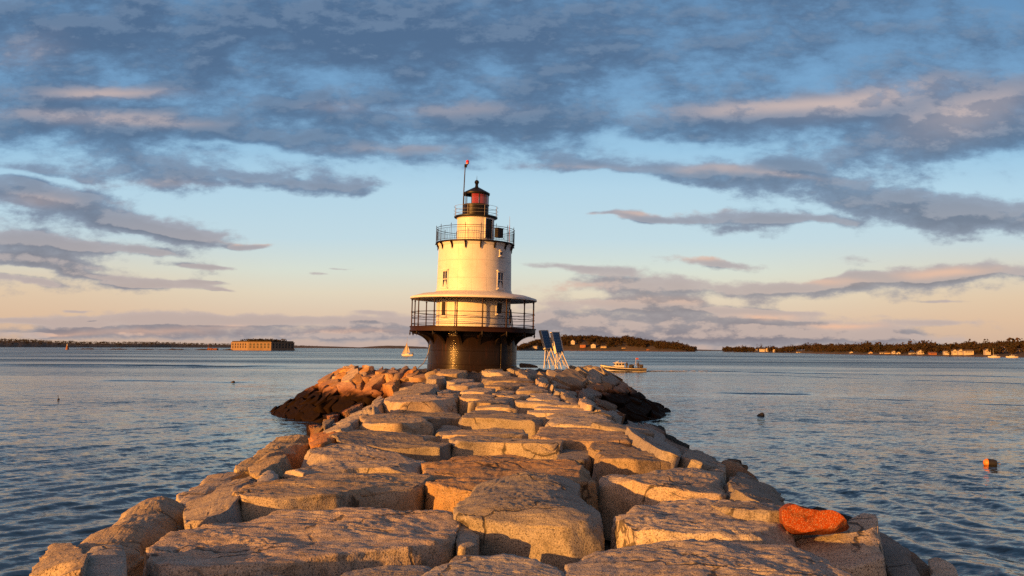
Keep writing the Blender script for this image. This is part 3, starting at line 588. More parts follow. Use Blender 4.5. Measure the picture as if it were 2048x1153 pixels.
L('shaded brown block under the bright streak slab',[(640,382),(740,312),(800,332),(760,392),(690,442),(650,432)],dz=.15)
L('yellowish stone among black weed on the left flank',[(490,492),(520,432),(600,382),(630,402),(600,462),(520,502)],dz=.2)
L('long leaning ochre stone above the weed line, left heap',[(640,522),(720,442),(800,422),(770,472),(700,542),(660,552)],dz=.25)
L('rust red stone close to the walkway, mid left heap',[(900,452),(960,402),(1060,382),(1090,402),(1030,432),(940,462)],dz=.2)
L('dull brown stone above the weed, centre of left heap',[(720,532),(800,462),(880,452),(940,472),(880,522),(790,562)],dz=.15)
wd=[('black weedy rock at the top of the left waterline',[(390,430),(450,390),(540,330),(580,330),(560,370),(480,430),(410,450)]),('black weedy rock bulging at the left flank',[(380,520),(420,450),(500,440),(510,500),(440,560)]),('black weedy rock sloping to the left waterline tip',[(280,580),(380,520),(440,560),(400,620),(310,650)]),('weed-matted rock in the middle of the left waterline',[(440,570),(520,510),(620,520),(620,600),(540,650),(450,630)]),('farthest low black rock at the tip of the left heap',[(180,590),(280,550),(320,590),(300,640),(220,620)]),('weed-matted rock below the long leaning ochre stone',[(620,560),(720,560),(800,580),(760,650),(660,660)]),('lowest black rock awash in front of the left heap',[(400,640),(540,660),(640,670),(620,740),(500,700),(380,680)]),('dark brown rock against the walkway foot, left heap',[(800,570),(900,520),(1000,480),(960,540),(860,600)]),('black rock at the walkway foot by the water, left heap',[(650,680),(740,660),(700,700),(650,740)])]
for lb,p in wd: L(lb,p,mat=GRD,dz=.15,amp=.09,strata=.04)
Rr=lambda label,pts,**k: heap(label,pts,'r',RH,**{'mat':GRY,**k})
Rr('biggest grey hexagonal face of the right heap',[(750,272),(780,222),(870,197),(950,202),(1010,262),(1045,322),(990,342),(900,342),(820,312)],dz=.35)
Rr('grey boulder right of the brown sliver, right heap',[(1050,212),(1110,197),(1160,242),(1190,302),(1120,322),(1055,302),(1042,270)],dz=.3)
Rr('narrow brown sliver between two grey boulders, right heap',[(965,212),(1000,197),(1038,270),(1045,310),(1015,282)],mat=GRW,dz=.15)
Rr('small angular grey stone on the right shoulder of the right heap',[(1170,262),(1200,232),(1290,252),(1340,302),(1290,322),(1200,302)],dz=.2)
Rr('reddish shaded stone under the grey boulders, right heap',[(1100,352),(1150,312),(1240,312),(1270,352),(1220,372),(1130,372)],mat=GRW)
Rr('reddish shaded stone farther right above the black slope',[(1270,362),(1310,312),(1380,312),(1440,382),(1400,402),(1300,392)],mat=GRW)
Rr('flat slab capping the outer shoulder of the right heap',[(1170,182),(1240,200),(1330,250),(1390,290),(1380,312),(1300,262),(1200,222)],dz=.25)
for lb,p in [('shadowed rock left in the black foot of the right heap',[(960,402),(1060,352),(1170,382),(1180,432),(1080,462)]),('shadowed rock right in the upper black slope, right heap',[(1180,402),(1300,402),(1400,422),(1440,452),(1380,502),(1240,472)]),('dark rock at mid foot of the right heap',[(1080,472),(1200,472),(1300,512),(1320,572),(1200,542)]),('black slope rock above the water, right heap',[(1380,502),(1470,442),(1560,482),(1620,542),(1560,602),(1420,572)]),('farthest black rock at the right tip of the heap',[(1620,542),(1680,512),(1740,552),(1765,602),(1720,632),(1640,612)]),('lowest black rock awash at the right heap',[(1400,592),(1560,612),(1680,642),(1600,682),(1520,652)])]:
    Rr(lb,p,mat=GRD,dz=.2,amp=.08)
# the red rock stands up on the right slope
def standing(label,px,D,thick,mat,**k):
    P=[atd(x,y,D) for x,y in px]; TRACED.append(px)
    c=np.mean(P,0); P=[c+(p-c)*.93 for p in P]; n=np.array([-.18,-1,.25])
    SEED[0]+=1; o=rock('boulder',P,T=thick,bev=.10,dome=.0,amp=.07,strata=.04,chip=3.0,seed=SEED[0],mat=mat,tilt=0,nrm=n,flare=.02,**k)
    o.location.z-=.01
    return tag(o,label,'boulder',SL)
standing('bright orange-red painted-looking rock standing alone at right',[(1573,1014),(1589,1004),(1606,1007),(1634,1019),(1660,1019),(1680,1032),(1702,1056),(1660,1062),(1582,1062),(1572,1036)],8.05,.42,GRO)

# smaller stones filling between, and the bed of rubble they lie on
def filler():
    rs=np.random.RandomState(21); n=0; placed=[]
    polys=TRACED[:]; bb=[(min(p[0] for p in q),min(p[1] for p in q),max(p[0] for p in q),max(p[1] for p in q)) for q in polys]
    for _ in range(5200):
        zone=rs.rand()
        if zone<.75:
            a=rs.uniform(math.pi*.86,math.pi*2.14); rr=rs.uniform(7.5,19); x=MX+rr*math.cos(a); y=MY+rr*math.sin(a)
        else:
            y=rs.uniform(6.5,66); s_=rs.choice([-1,1]); u=s_*rs.uniform(2.6,7.6); x=.2-.0366*y+u
        z=float(H(np.array(x),np.array(y)))
        if z<-.35: continue
        d=np.array([x,y,z+.1])-CAM; f_=np.array([d@cr,d@cu,d@f0]); px=1024+F*f_[0]/f_[2]; py=576.5-F*f_[1]/f_[2]
        if not(0<px<2048 and py<1150): continue
        hp=hit(px,py)
        if abs(hp[1]-y)>1.2: continue
        if any(b[0]<px<b[2] and b[1]<py<b[3] and inside((px,py),q) for q,b in zip(polys,bb)): continue
        mound=math.hypot(x-MX,y-MY)<22 and zone<.75
        sz=rs.uniform(.5,1.0) if mound else rs.uniform(.35,.7)
        if any((x-a_)**2+(y-b_)**2<(.62*(sz+c_))**2 for a_,b_,c_ in placed): continue
        e=.05; gx=float(H(np.array(x+.4),np.array(y))-H(np.array(x-.4),np.array(y)))/.8; gy=float(H(np.array(x),np.array(y+.4))-H(np.array(x),np.array(y-.4)))/.8
        nr=np.array([-gx+rs.normal()*.22,-gy+rs.normal()*.22,1.0]); nr/=np.linalg.norm(nr)
        k_=rs.randint(5,8); th0=rs.uniform(0,6.28); asp=rs.uniform(.55,.95)
        pts=[]
        e1=np.cross([0,1.,0],nr); e1/=np.linalg.norm(e1); e2=np.cross(nr,e1)
        rot=rs.uniform(0,3.14)
        for i in range(k_):
            t=th0+2*math.pi*(i+rs.uniform(-.25,.25))/k_; r_=sz*rs.uniform(.8,1.1); aa,b_=r_*math.cos(t),r_*asp*math.sin(t)
            pts.append(np.array([x,y,z+.02])+e1*(aa*math.cos(rot)-b_*math.sin(rot))+e2*(aa*math.sin(rot)+b_*math.cos(rot)))
        placed.append((x,y,sz)); SEED[0]+=1; n+=1
        left=(x-(.2-.0366*y))<0
        if z<1.35: m_=GRD; lb='dark weedy stone filling the '+('left' if left else 'right')+' heap by the water'
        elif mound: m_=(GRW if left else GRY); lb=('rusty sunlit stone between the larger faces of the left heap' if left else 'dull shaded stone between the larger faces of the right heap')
        else: m_=(GR if left else GRY); lb='small stone chinked into the '+('left' if left else 'right')+' slope of the breakwater'
        o=rock('small_boulder',pts,T=.7*sz+.2,bev=.10*sz+.03,amp=.06,strata=.02,seed=SEED[0],mat=m_,tilt=0,nrm=nr,dz=rs.uniform(0,.12),flare=-.04,detail=1.2)
        tag(o,lb,'boulder',lb.replace('stone','stones',1))
        if n>=150: break
    return n
NF=filler(); print('fillers',NF)
def bed():
    xs=np.arange(-26,22,.3); ys=np.arange(-6,96,.3); X,Y=np.meshgrid(xs,ys); Z=H(X,Y)
    P=np.stack([X.ravel(),Y.ravel(),Z.ravel()*0],1)
    Z=Z-.38-.4*(np.hypot(X-MX,Y-MY)>15)+.22*np.abs(fbm(P*1.9,3)).reshape(X.shape)*2-.1
    nx,ny=len(xs),len(ys); i=np.arange(ny-1)[:,None]; j=np.arange(nx-1)[None,:]
    q=np.stack([i*nx+j,i*nx+j+1,(i+1)*nx+j+1,(i+1)*nx+j],-1).reshape(-1,4)
    o=mesh_np('rubble_bed',np.stack([X.ravel(),Y.ravel(),Z.ravel()],1),quads=q,m=GRD,smooth=False); tag(o,kind='structure')  # bed coloured darker than the blocks: painted shade for the gaps between stones
bed()
# ------------------------------------------------------------------ the lighthouse
D_L=73.0
def paint(name,col,rough,rustamt=.0,metal=0,seam=False,rustcol=(.18,.07,.025),spec=.5):
    m,t,b=newmat(name); tc=t.new('ShaderNodeTexCoord').outputs['Object']
    n=t.noise(tc,1.4,6,.65); st=t.noise(t.vmath('MULTIPLY',tc,(5,5,.35)),1.0,5,.65)
    c=t.mix(t.math('MULTIPLY',t.smooth(n,.4,.75),.35),col,tuple(k*.62 for k in col))
    if rustamt: c=t.mix(t.math('MULTIPLY',t.smooth(st,.55,.78),rustamt),c,rustcol)
    t.con(c,b.inputs['Base Color']); b.inputs['Metallic'].default_value=metal; b.inputs['Specular IOR Level'].default_value=spec
    t.con(t.math('MULTIPLY_ADD',n,.25,rough-.12),b.inputs['Roughness'])
    h=t.noise(tc,3.2,5,.6); 
    bp=t.new('ShaderNodeBump'); bp.inputs['Strength'].default_value=.5 if name!='black brown caisson iron' else .22; bp.inputs['Distance'].default_value=.02
    if seam:
        sp=t.new('ShaderNodeSeparateXYZ'); t.con(tc,sp.inputs[0])
        zf=t.math('ABSOLUTE',t.math('SUBTRACT',t.math('FRACT',t.math('DIVIDE',sp.outputs[2],seam)),.5))
        a=t.math('DIVIDE',t.math('ARCTAN2',sp.outputs[0],sp.outputs[1]),2*math.pi/16); af=t.math('ABSOLUTE',t.math('SUBTRACT',t.math('FRACT',a),.5))
        e=t.math('MAXIMUM',t.smooth(zf,.475,.492),t.smooth(af,.484,.494))
        h=t.math('MULTIPLY_ADD',e,-.6,h); c=t.mix(t.math('MULTIPLY',e,.30),c,tuple(k*.45 for k in col))
        t.con(c,b.inputs['Base Color'])
    t.con(h,bp.inputs['Height']); t.con(bp.outputs[0],b.inputs['Normal']); return m
WHITE=paint('white painted iron',(.60,.60,.61),.5,.32,seam=1.45,rustcol=(.42,.25,.13))
WTRIM=paint('white painted trim',(.60,.60,.61),.5,.15,rustcol=(.42,.25,.13))
IRON=paint('black painted iron',(.011,.008,.008),.45,.35,rustcol=(.03,.012,.008),spec=.15)
CAIS=paint('black brown caisson iron',(.013,.008,.006),.24,.7,seam=1.30,rustcol=(.07,.022,.007),spec=.2)
RUSTY=paint('rusty brown iron',(.024,.010,.008),.55,.5,rustcol=(.055,.020,.011),spec=.15)
BLACK=paint('black lantern iron',(.011,.010,.011),.42,.15,spec=.18)
GREYM=simple('galvanised rail',(.30,.29,.28),.5,.3,.1,4)
DARKIN=simple('dark interior',(.012,.010,.009),.6,0,.1,4)
GLASS,tg,bg=newmat('window glass'); bg.inputs['Base Color'].default_value=(.015,.018,.022,1); bg.inputs['Roughness'].default_value=.06; bg.inputs['Specular IOR Level'].default_value=.7
def clear(name,col,alpha_rough=.02):
    m,t,b=newmat(name); b.inputs['Base Color'].default_value=(*col,1); b.inputs['Transmission Weight'].default_value=1; b.inputs['Roughness'].default_value=alpha_rough; b.inputs['IOR'].default_value=1.02; return m
LGLASS=clear('clear lantern pane',(.92,.96,.97)); RGLASS,tr_,br_=newmat('red lantern pane')
br_.inputs['Base Color'].default_value=(.26,.018,.012,1); br_.inputs['Roughness'].default_value=.15; br_.inputs['Transmission Weight'].default_value=.25
LENS=clear('lens glass',(.75,.9,.85),.05)
base_p=atd(944.0,735.0,D_L); BZ=base_p[2]; BX=base_p[0]
LHS=empty('lighthouse',(BX,D_L,BZ),'white iron lighthouse with black base and black lantern at the end of the breakwater','lighthouse')
LHS.rotation_euler=(0,R(1.0),R(-.7))
S=D_L/F*math.cos(PITCH)          # metres per photo pixel at the tower
def hz(py): return float(atd(949,py,D_L)[2]-BZ)
def build(mb,name,m,sm_=40,parent=LHS,**k): return mb.build(name,m,parent,smooth=sm_,**k)
z_deck=hz(656); z_deckb=hz(664); z_eave=hz(602); z_roof=hz(586); z_g=hz(489); z_gr=hz(460.5); z_lg=hz(437)
Rc=88.5*S; Rd=124.5*S; Rw=75*S; Rt0=74.6*S; Rt1=73*S; Rg=79.5*S
# caisson
build(MB().lathe([(Rc*1.01,-.6),(Rc*1.01,.25),(Rc,.28),(Rc,1.32),(Rc+.02,1.34),(Rc+.02,1.40),(Rc,1.42),(Rc,z_deckb-.55),(Rc+.03,z_deckb-.5),(Rc+.03,z_deckb-.4),(Rc+.12,z_deckb)],96),'caisson',CAIS)
ocp=base_p
# gallery deck
build(MB().lathe([(Rc,z_deckb-.02),(Rd-.10,z_deckb-.02),(Rd-.08,z_deckb-.06),(Rd+.02,z_deckb-.06),(Rd+.02,z_deck-.10),(Rd+.08,z_deck-.08),(Rd+.08,z_deck),(Rw-.05,z_deck+.01)],96),'gallery_deck',RUSTY)
def pol(r,a,z): return np.array([r*math.sin(a),-r*math.cos(a),z])
NB=16; A0=math.pi/NB
for i in range(NB):
    a=A0+2*math.pi*i/NB; mb=MB(); t_=np.array([math.cos(a),math.sin(a),0])*.055
    r0_,r1_=Rc-.02,Rd-.12; zt=z_deckb-.04; zb=hz(692)
    cur=[(r0_+(r1_-r0_)*(1-math.cos(u*math.pi/2))**.9,zb+(zt-.2-zb)*math.sin(u*math.pi/2)**1.15) for u in np.linspace(0,1,11)]
    for (ra,za),(rb,zb2) in zip(cur[:-1],cur[1:]): mb.prism([pol(ra,a,za),pol(rb,a,zb2),pol(rb,a,zt-.13),pol(ra,a,zt-.13)],-t_,t_)
    for (ra,za),(rb,zb2) in zip(cur[:-1],cur[1:]): mb.prism([pol(ra,a,za-.05),pol(rb,a,zb2-.05),pol(rb,a,zb2+.03),pol(ra,a,za+.03)],-t_*1.9,t_*1.9)
    mb.prism([pol(r0_,a,zt-.13),pol(r1_+.1,a,zt-.13),pol(r1_+.1,a,zt+.01),pol(r0_,a,zt+.01)],-t_,t_)
    mb.tube([pol(r1_+.16,a,zt+.05),pol(r1_+.16,a,zt-.22)],.05,6); mb.sphere(pol(r1_+.16,a,zt-.27),.075,8); mb.tube([pol(r1_+.16,a,zt-.32),pol(r1_+.16,a,zt-.42)],.03,5,r2=.008)
    build(mb,'bracket',IRON)
# veranda: wall, posts, rails, roof
build(MB().lathe([(Rw,z_deck),(Rw,z_deck+.14),(Rw-.03,z_deck+.16),(Rw-.03,z_eave+.25)],96),'lower_wall',WHITE)
for i in range(NB):
    a=A0+2*math.pi*i/NB; mb=MB(); rp=Rd-.07
    mb.tube([pol(rp,a,z_deck-.02),pol(rp,a,z_eave-.02)],.05,8); mb.tube([pol(rp,a,z_deck),pol(rp,a,z_deck+.25)],.07,8,r2=.045)
    mb.tube([pol(rp,a,hz(630)),pol(rp,a,hz(626))],.066,8); mb.tube([pol(rp,a,z_eave-.20),pol(rp,a,z_eave-.04)],.045,8,r2=.085)
    build(mb,'veranda_post',RUSTY)
for py,rr in((628,.03),(639.5,.026),(651,.03),(634,.012)):
    n=96; pts=[pol(Rd-.07-(.0 if py!=634 else .03),2*math.pi*i/n,hz(py)-(.10*abs(math.sin(i/n*8*math.pi*2)) if py==634 else 0)) for i in range(n)]
    build(MB().tube(pts,rr,6,closed=True),'handrail',IRON)
Re=Rd+.08
build(MB().lathe([(Rw-.1,z_roof+.02),(Rw+.06,z_roof),(Rw+.5,z_roof-.16),(Re-.9,z_eave+.46),(Re-.05,z_eave+.21),(Re,z_eave+.18),(Re+.02,z_eave+.04),(Re-.05,z_eave),(Re-.12,z_eave),(Re-.14,z_eave+.15),(Rw-.02,z_eave+.30)],96),'veranda_roof',WTRIM)
# tower
build(MB().lathe([(Rt0+.05,z_roof-.05),(Rt0+.05,z_roof+.16),(Rt0,z_roof+.19),(Rt1,z_g-.30),(Rt1+.04,z_g-.28),(Rt1+.10,z_g-.12),(Rt1+.12,z_g-.05)],96),'tower',WHITE)
build(MB().lathe([(Rt1-.3,z_g-.07),(Rg-.04,z_g-.07),(Rg,z_g-.05),(Rg,z_g+.03),(Rg-.1,z_g+.05),(.8,z_g+.06)],96),'upper_gallery_deck',IRON)
for i in range(NB):
    a=A0+2*math.pi*i/NB; t_=np.array([math.cos(a),math.sin(a),0])*.045; mb=MB()
    mb.prism([pol(Rt1-.02,a,z_g-.55),pol(Rt1+.10,a,z_g-.50),pol(Rg-.06,a,z_g-.18),pol(Rg,a,z_g-.08),pol(Rt1-.02,a,z_g-.08)],-t_,t_)
    mb.tube([pol(Rt1+.09,a,z_g-.5),pol(Rt1+.09,a,z_g-.68)],.06,6,r2=.015); mb.sphere(pol(Rg-.01,a,z_g-.16),.065,8)
    build(mb,'upper_bracket',IRON)
    mb=MB().tube([pol(Rg-.03,a,z_g-.08),pol(Rg-.03,a,z_gr+.08)],.022,6); mb.sphere(pol(Rg-.03,a,z_gr+.12),.04,6)
    mb.tube([pol(Rg-.03,a,z_gr+.12),pol(Rg-.03,a,z_gr+.26)],.016,5,r2=.004)
    build(mb,'railing_post',IRON)
for z_,rr in((z_gr,.024),(z_gr-.16,.014),(z_g+.14,.016)):
    build(MB().tube([pol(Rg-.03,2*math.pi*i/96,z_) for i in range(96)],rr,6,closed=True),'top_rail',IRON)
mb=MB()
for i in range(NB*7):
    if i%7==0: continue
    a=A0+2*math.pi*i/(NB*7); mb.tube([pol(Rg-.03,a,z_g+.14),pol(Rg-.03,a,z_gr-.16)],.0085,4)
build(mb,'balustrade',IRON)
# watch room
Rr_=37.4*S
build(MB().lathe([(Rr_+.02,z_g+.05),(Rr_+.02,z_g+.2),(Rr_,z_g+.22),(Rr_,z_lg-.12),(Rr_+.08,z_lg-.05)],64),'watch_room',WHITE)
def on_wall(a,Rr0,zc,wd,ht,proud=0.0):   # a little frame of axes on a round wall
    nrm=np.array([math.sin(a),-math.cos(a),0]); tx=np.array([math.cos(a),math.sin(a),0]); return nrm*(Rr0+proud)+np.array([0,0,zc]),[tx,nrm,np.array([0,0,1.])]
def slab(mb,c,ax,dx,dz_,sx,sy,sz,dn=0): return mb.box(c+ax[0]*dx+ax[2]*dz_+ax[1]*dn,(sx,sy,sz),ax=ax)
# watch-room door (standing open, dark inside)
a=R(46); c,ax=on_wall(a,Rr_,(hz(442)+hz(478.5))/2,1,1); hd=hz(442)-hz(478.5)
dr=build(slab(MB(),c,ax,0,0,.66,.08,hd,dn=-.0),'watch_room_door',DARKIN,None)
fr=MB(); [slab(fr,c,ax,s*.38,0,.09,.12,hd+.1,dn=.02) for s in(-1,1)]; slab(fr,c,ax,0,hd/2+.04,.85,.14,.09,dn=.02); build(fr,'door_frame',WTRIM,None,parent=dr)
# windows
def window(a,zc,wd,ht,Rw_,sash=True,open_=False,shut=False):
    c,ax=on_wall(a,Rw_*math.cos(wd/2/Rw_),zc,wd,ht)
    f=MB(); fw=.10
    for s in(-1,1): slab(f,c,ax,s*(wd/2-fw/2),0,fw,.12,ht,dn=.0)
    slab(f,c,ax,0,ht/2-fw/2,wd-2*fw,.18,fw,dn=.03); slab(f,c,ax,0,-ht/2+fw/2,wd-2*fw,.18,fw,dn=.03); slab(f,c,ax,0,-ht/2-.03,wd+.16,.24,.07,dn=.05); slab(f,c,ax,0,ht/2+.04,wd+.10,.24,.08,dn=.04)
    w_=build(f,'window',WTRIM,None)
    p=MB(); slab(p,c,ax,0,0,wd-2*fw,.05,ht-2*fw,dn=.005); build(p,'pane',DARKIN if open_ else GLASS,None,parent=w_)
    if sash:
        q=MB(); slab(q,c,ax,0,.0,wd-2*fw,.09,.055,dn=.02); slab(q,c,ax,0,0,.045,.08,ht-2*fw,dn=.018); build(q,'sash',WTRIM,None,parent=w_)
    return w_
for k_,aa in enumerate((-46.5,46.5,133.5,-133.5)):
    window(R(aa),(hz(546)+hz(581.5))/2,.74,hz(547)-hz(581.5),Rt0-.02)
    window(R(aa-1),(hz(605.5)+hz(637))/2 if aa!=46.5 else (hz(606)+hz(631))/2,.72,(hz(606)-hz(637)) if aa!=46.5 else (hz(606)-hz(631)),Rw-.03,sash=False,open_=True)
window(R(47.6),(hz(506)+hz(518))/2,.44,.44,Rt1+.01,sash=False)
# lantern
Rl=25.3*S; Rlg=43.8*S
build(MB().lathe([(Rr_-.2,z_lg-.10),(Rlg-.35,z_lg-.10),(Rlg-.05,z_lg-.03),(Rlg,z_lg),(Rlg,z_lg+.10),(Rlg-.06,z_lg+.12),(.5,z_lg+.14)],64),'lantern_gallery',BLACK)
z_m=hz(410.5); z_le=hz(391)
build(MB().lathe([(Rl+.03,z_lg+.1),(Rl+.03,z_lg+.2),(Rl,z_lg+.22),(Rl,z_m-.06),(Rl+.05,z_m-.05),(Rl+.05,z_m),(.1,z_m)],48),'lantern_base',BLACK)
NP=10
for i in range(NP):
    a0=2*math.pi*(i+.05)/NP-.35; a1=2*math.pi*(i+.95)/NP-.35; am=(a0+a1)/2
    red=(-.35<math.atan2(math.sin(am),math.cos(am))<1.9)
    build(MB().lathe([(Rl-.04,z_m),(Rl-.04,z_le)],4,a0,a1),'lantern_pane',RGLASS if red else LGLASS,30)
    ab=2*math.pi*i/NP-.35; build(MB().tube([pol(Rl-.03,ab,z_m-.02),pol(Rl-.03,ab,z_le+.05)],.030,6),'glazing_bar',BLACK)
build(MB().lathe([(.02,z_m),(.28,z_m+.02),(.28,z_m+.2),(.22,z_m+.22),(.24,z_m+.5),(.18,z_m+.72),(.02,z_m+.75)],24),'lens',LENS)
Rle=27.2*S
build(MB().lathe([(Rl-.1,z_le+.02),(Rle-.02,z_le),(Rle,z_le+.03),(Rle,z_le+.16),(Rle-.06,z_le+.20),(.26,hz(376)),(.15,hz(375)),(.12,hz(371)),(.02,hz(371))],40),'lantern_roof',BLACK)
vb=MB().sphere((0,0,hz(365)),4.7*S,16); vb.tube([(0,0,hz(372)),(0,0,hz(368))],.13,10); build(vb,'ventilator_ball',BLACK)
build(MB().tube([(0,0,hz(361)),(0,0,hz(351.5))],.025,6,r2=.008),'lightning_rod',IRON)
z_lr=hz(415.5)
for k_ in range(8):
    a=2*math.pi*k_/8+.45; build(MB().tube([pol(Rlg+.02,a,z_lg),pol(Rlg+.02,a,z_lr)],.016,5),'lantern_rail_post',GREYM)
for z_ in(z_lr,z_lg+.3,z_lg+.58): build(MB().tube([pol(Rlg+.02,2*math.pi*i/64,z_) for i in range(64)],.013,5,closed=True),'lantern_rail',GREYM)
# mast with red lamp, whip antenna, box on the gallery
mx=(928-952)*S; my=-1.0
ms=build(MB().tube([(mx-.03,my,z_lg+.1),(mx,my,hz(385)),(mx+.06,my,hz(334))],.052,8,r2=.04),'signal_mast',IRON)
REDL=simple('red lamp glass',(.55,.02,.03),.2,0,.1,5)
build(MB().lathe([(.02,-.16),(.13,-.15),(.14,.08),(.10,.16),(.02,.19)],14,c=(mx+.25,-my)).tube([(mx+.04,my,-.42),(mx+.25,my,-.22)],.05,6) if False else MB().lathe([(.02,hz(330)-.17),(.12,hz(330)-.16),(.14,hz(330)+.06),(.10,hz(330)+.15),(.02,hz(330)+.18)],14,c=(mx+.24,my)),'signal_lamp',REDL,30,parent=ms)
build(MB().tube([(mx+.05,my,hz(338)),(mx+.24,my,hz(335.5)),(mx+.24,my,hz(333))],.045,6).box((mx+.10,my,hz(337.5)),(.22,.14,.25)),'lamp_holder',IRON,parent=ms)
aa=math.asin(.94); aw=MB().tube([pol(Rg-.1,R(64),z_g),pol(Rg-.1,R(64),hz(455))],.028,6); an=build(aw,'antenna_pole',paint('red brown paint',(.20,.04,.03),.5,.2)); build(MB().tube([pol(Rg-.1,R(64),hz(455)),pol(Rg-.12,R(64),hz(437))],.016,5,r2=.010),'antenna_whip',GREYM,parent=an)
c,ax=on_wall(R(52),2.55,hz(471),1,1); bx=MB().box(c,(.62,.4,.72),ax=ax).box(c+np.array([.0,0,.40]),(.8,.5,.05),ax=ax); bx.tube([c+ax[0]*.3+np.array([0,0,.4]),c+ax[0]*.62-np.array([0,0,.42])],.025,5); build(bx,'equipment_box',BLACK,None)
# planks leaning on the veranda wall, drain pipe, power cable
c,ax=on_wall(R(68),Rw+.25,z_deck+.85,1,1)
pk_=MB(); pk_.box(c,(.13,.06,1.75),ax=[ax[0],ax[1],np.array([.10*ax[1][0]*-1,.10*ax[1][1]*-1,1.0])]); pk_.box(c+ax[0]*.22+ax[1]*.02,(.10,.05,1.45),ax=[ax[0],ax[1],np.array([-.14*ax[1][0],-.14*ax[1][1],1.0])]); pk_.box(c-ax[0]*.2,(.10,.05,1.25),ax=ax)
leaning=build(pk_,'leaning_boards',RUSTY,None)
build(MB().tube([pol(Rc+.06,R(41),z_deckb),pol(Rc+.06,R(41),-.1)],.035,6),'conduit',IRON)
hl=MB().tube([pol(Rw+.05,R(20),z_eave+.1),pol(Rw+.08,R(20),z_eave-.45)],.02,5); build(hl,'downpipe',IRON)
# cable from the gallery to the rocks, a thing of its own
cp_=[atd(860,690,71.2),atd(857,704,71.0),atd(853,716,70.8),atd(847,727,70.6),atd(840,733,70.4),atd(836,737,70.2)]
cb_=MB().tube(cp_,.035,6).build('cable',GREYM,None,smooth=40); tag(cb_,'thin cable hanging from the lighthouse gallery down to the rocks on its left','cable')

# ------------------------------------------------------------------ solar panels on the heap
PV,tp,bp_=newmat('solar cells'); tcp=tp.new('ShaderNodeTexCoord').outputs['Object']; sp_=tp.new('ShaderNodeSeparateXYZ'); tp.con(tcp,sp_.inputs[0])
gx=tp.math('ABSOLUTE',tp.math('SUBTRACT',tp.math('FRACT',tp.math('MULTIPLY',sp_.outputs[0],4.3)),.5)); gz=tp.math('ABSOLUTE',tp.math('SUBTRACT',tp.math('FRACT',tp.math('MULTIPLY',sp_.outputs[2],4.3)),.5))
tp.con(tp.mix(tp.smooth(tp.math('MAXIMUM',gx,gz),.44,.48),(.010,.022,.060),(.16,.20,.26)),bp_.inputs['Base Color']); bp_.inputs['Roughness'].default_value=.18
PFR=paint('white frame paint',(.58,.56,.52),.5,.1)
def solar(corners,label,D,foot):
    A,Bc,Cc,Dd=[np.array(atd(x,y,D)) for x,y in corners]  # top-left, top-right, bottom-right, bottom-left
    ctr=(A+Bc+Cc+Dd)/4; top_=(A+Bc)/2; bot=(Dd+Cc)/2
    L_=top_-bot; L_[1]=.25; Lh=float(np.linalg.norm(L_)); L_=L_/Lh
    wv=np.array([.62,.78,0]); wv-=L_*(wv@L_); wv/=np.linalg.norm(wv); nrm=np.cross(wv,L_); nrm=nrm if nrm[1]<0 else -nrm
    wid=1.02
    root=empty('solar_panel',tuple(foot),label,'solar panel','solar panels beside the lighthouse')
    rc=ctr-foot
    Mx=Matrix(((wv[0],-nrm[0],L_[0],rc[0]),(wv[1],-nrm[1],L_[1],rc[1]),(wv[2],-nrm[2],L_[2],rc[2]),(0,0,0,1)))
    p=MB().box((0,-.012,0),(wid-.06,.02,Lh-.06)).build('cell_panel',PV,root); p.matrix_local=Mx
    f=MB()
    for s in(-1,1): f.box((s*wid/2,.06,0),(.07,.22,Lh+.05)); f.box((0,.02,s*Lh/2),(wid-.07,.11,.06))
    f.box((0,.09,0),(.08,.06,Lh-.1)); f=f.build('panel_frame',PFR,root); f.matrix_local=Mx
    def W(x,y,z): return np.array([x,y,z])
    up_=rc+L_*(-Lh*.12)-nrm*.0; lo=rc-L_*(Lh*.46)
    gz_=lambda x,y: -.05
    for (sx,sy,fx,fy) in((-.30,-.15,-.42,-.45),(.25,.35,.55,.55),(-.25,.25,-.15,.75),(.2,-.2,.72,-.35),(-.35,.0,.10,-.2)):
        MB().tube([lo+np.array([sx*.8,sy*.8,.05 if sx>0 else .35]),W(fx+lo[0]*.25,fy,-.1)],.038,6).build('leg',PFR,root,smooth=40)
    b=MB().tube([up_+np.array([-.1,.1,0]),W(.35+lo[0]*.2,.5,.15)],.03,6).tube([lo+np.array([-.3,-.1,.25]),W(.5,.1,.05)],.03,6).tube([lo+np.array([.25,-.1,0]),W(-.45,-.3,.0)],.028,6); b.build('brace',PFR,root,smooth=40)
    return root
g1=atd(1098,735,73.5); g2=atd(1121,735.5,72.6)
solar([(1081.4,661),(1094.8,661.5),(1105.8,697.5),(1088.6,697.5)],'white framed solar panel on legs standing nearer the lighthouse, left of the other panel',73.5,g1)
solar([(1103.8,664.4),(1117.9,665.2),(1129,707),(1110,706)],'white framed solar panel on legs, slightly lower and nearer the boat',72.6,g2)
sl_=MB().prism([atd(x,y,77.0) for x,y in((1038,731),(1041,726.5),(1060,728.5),(1075,732.5),(1076,736),(1040,736))],(0,-.5,0),(0,.9,0)).build('stone_slab',GRD,None,bevel=.05); tag(sl_,'dark flat slab lying beside the lighthouse base, left of the solar panels','stone block')
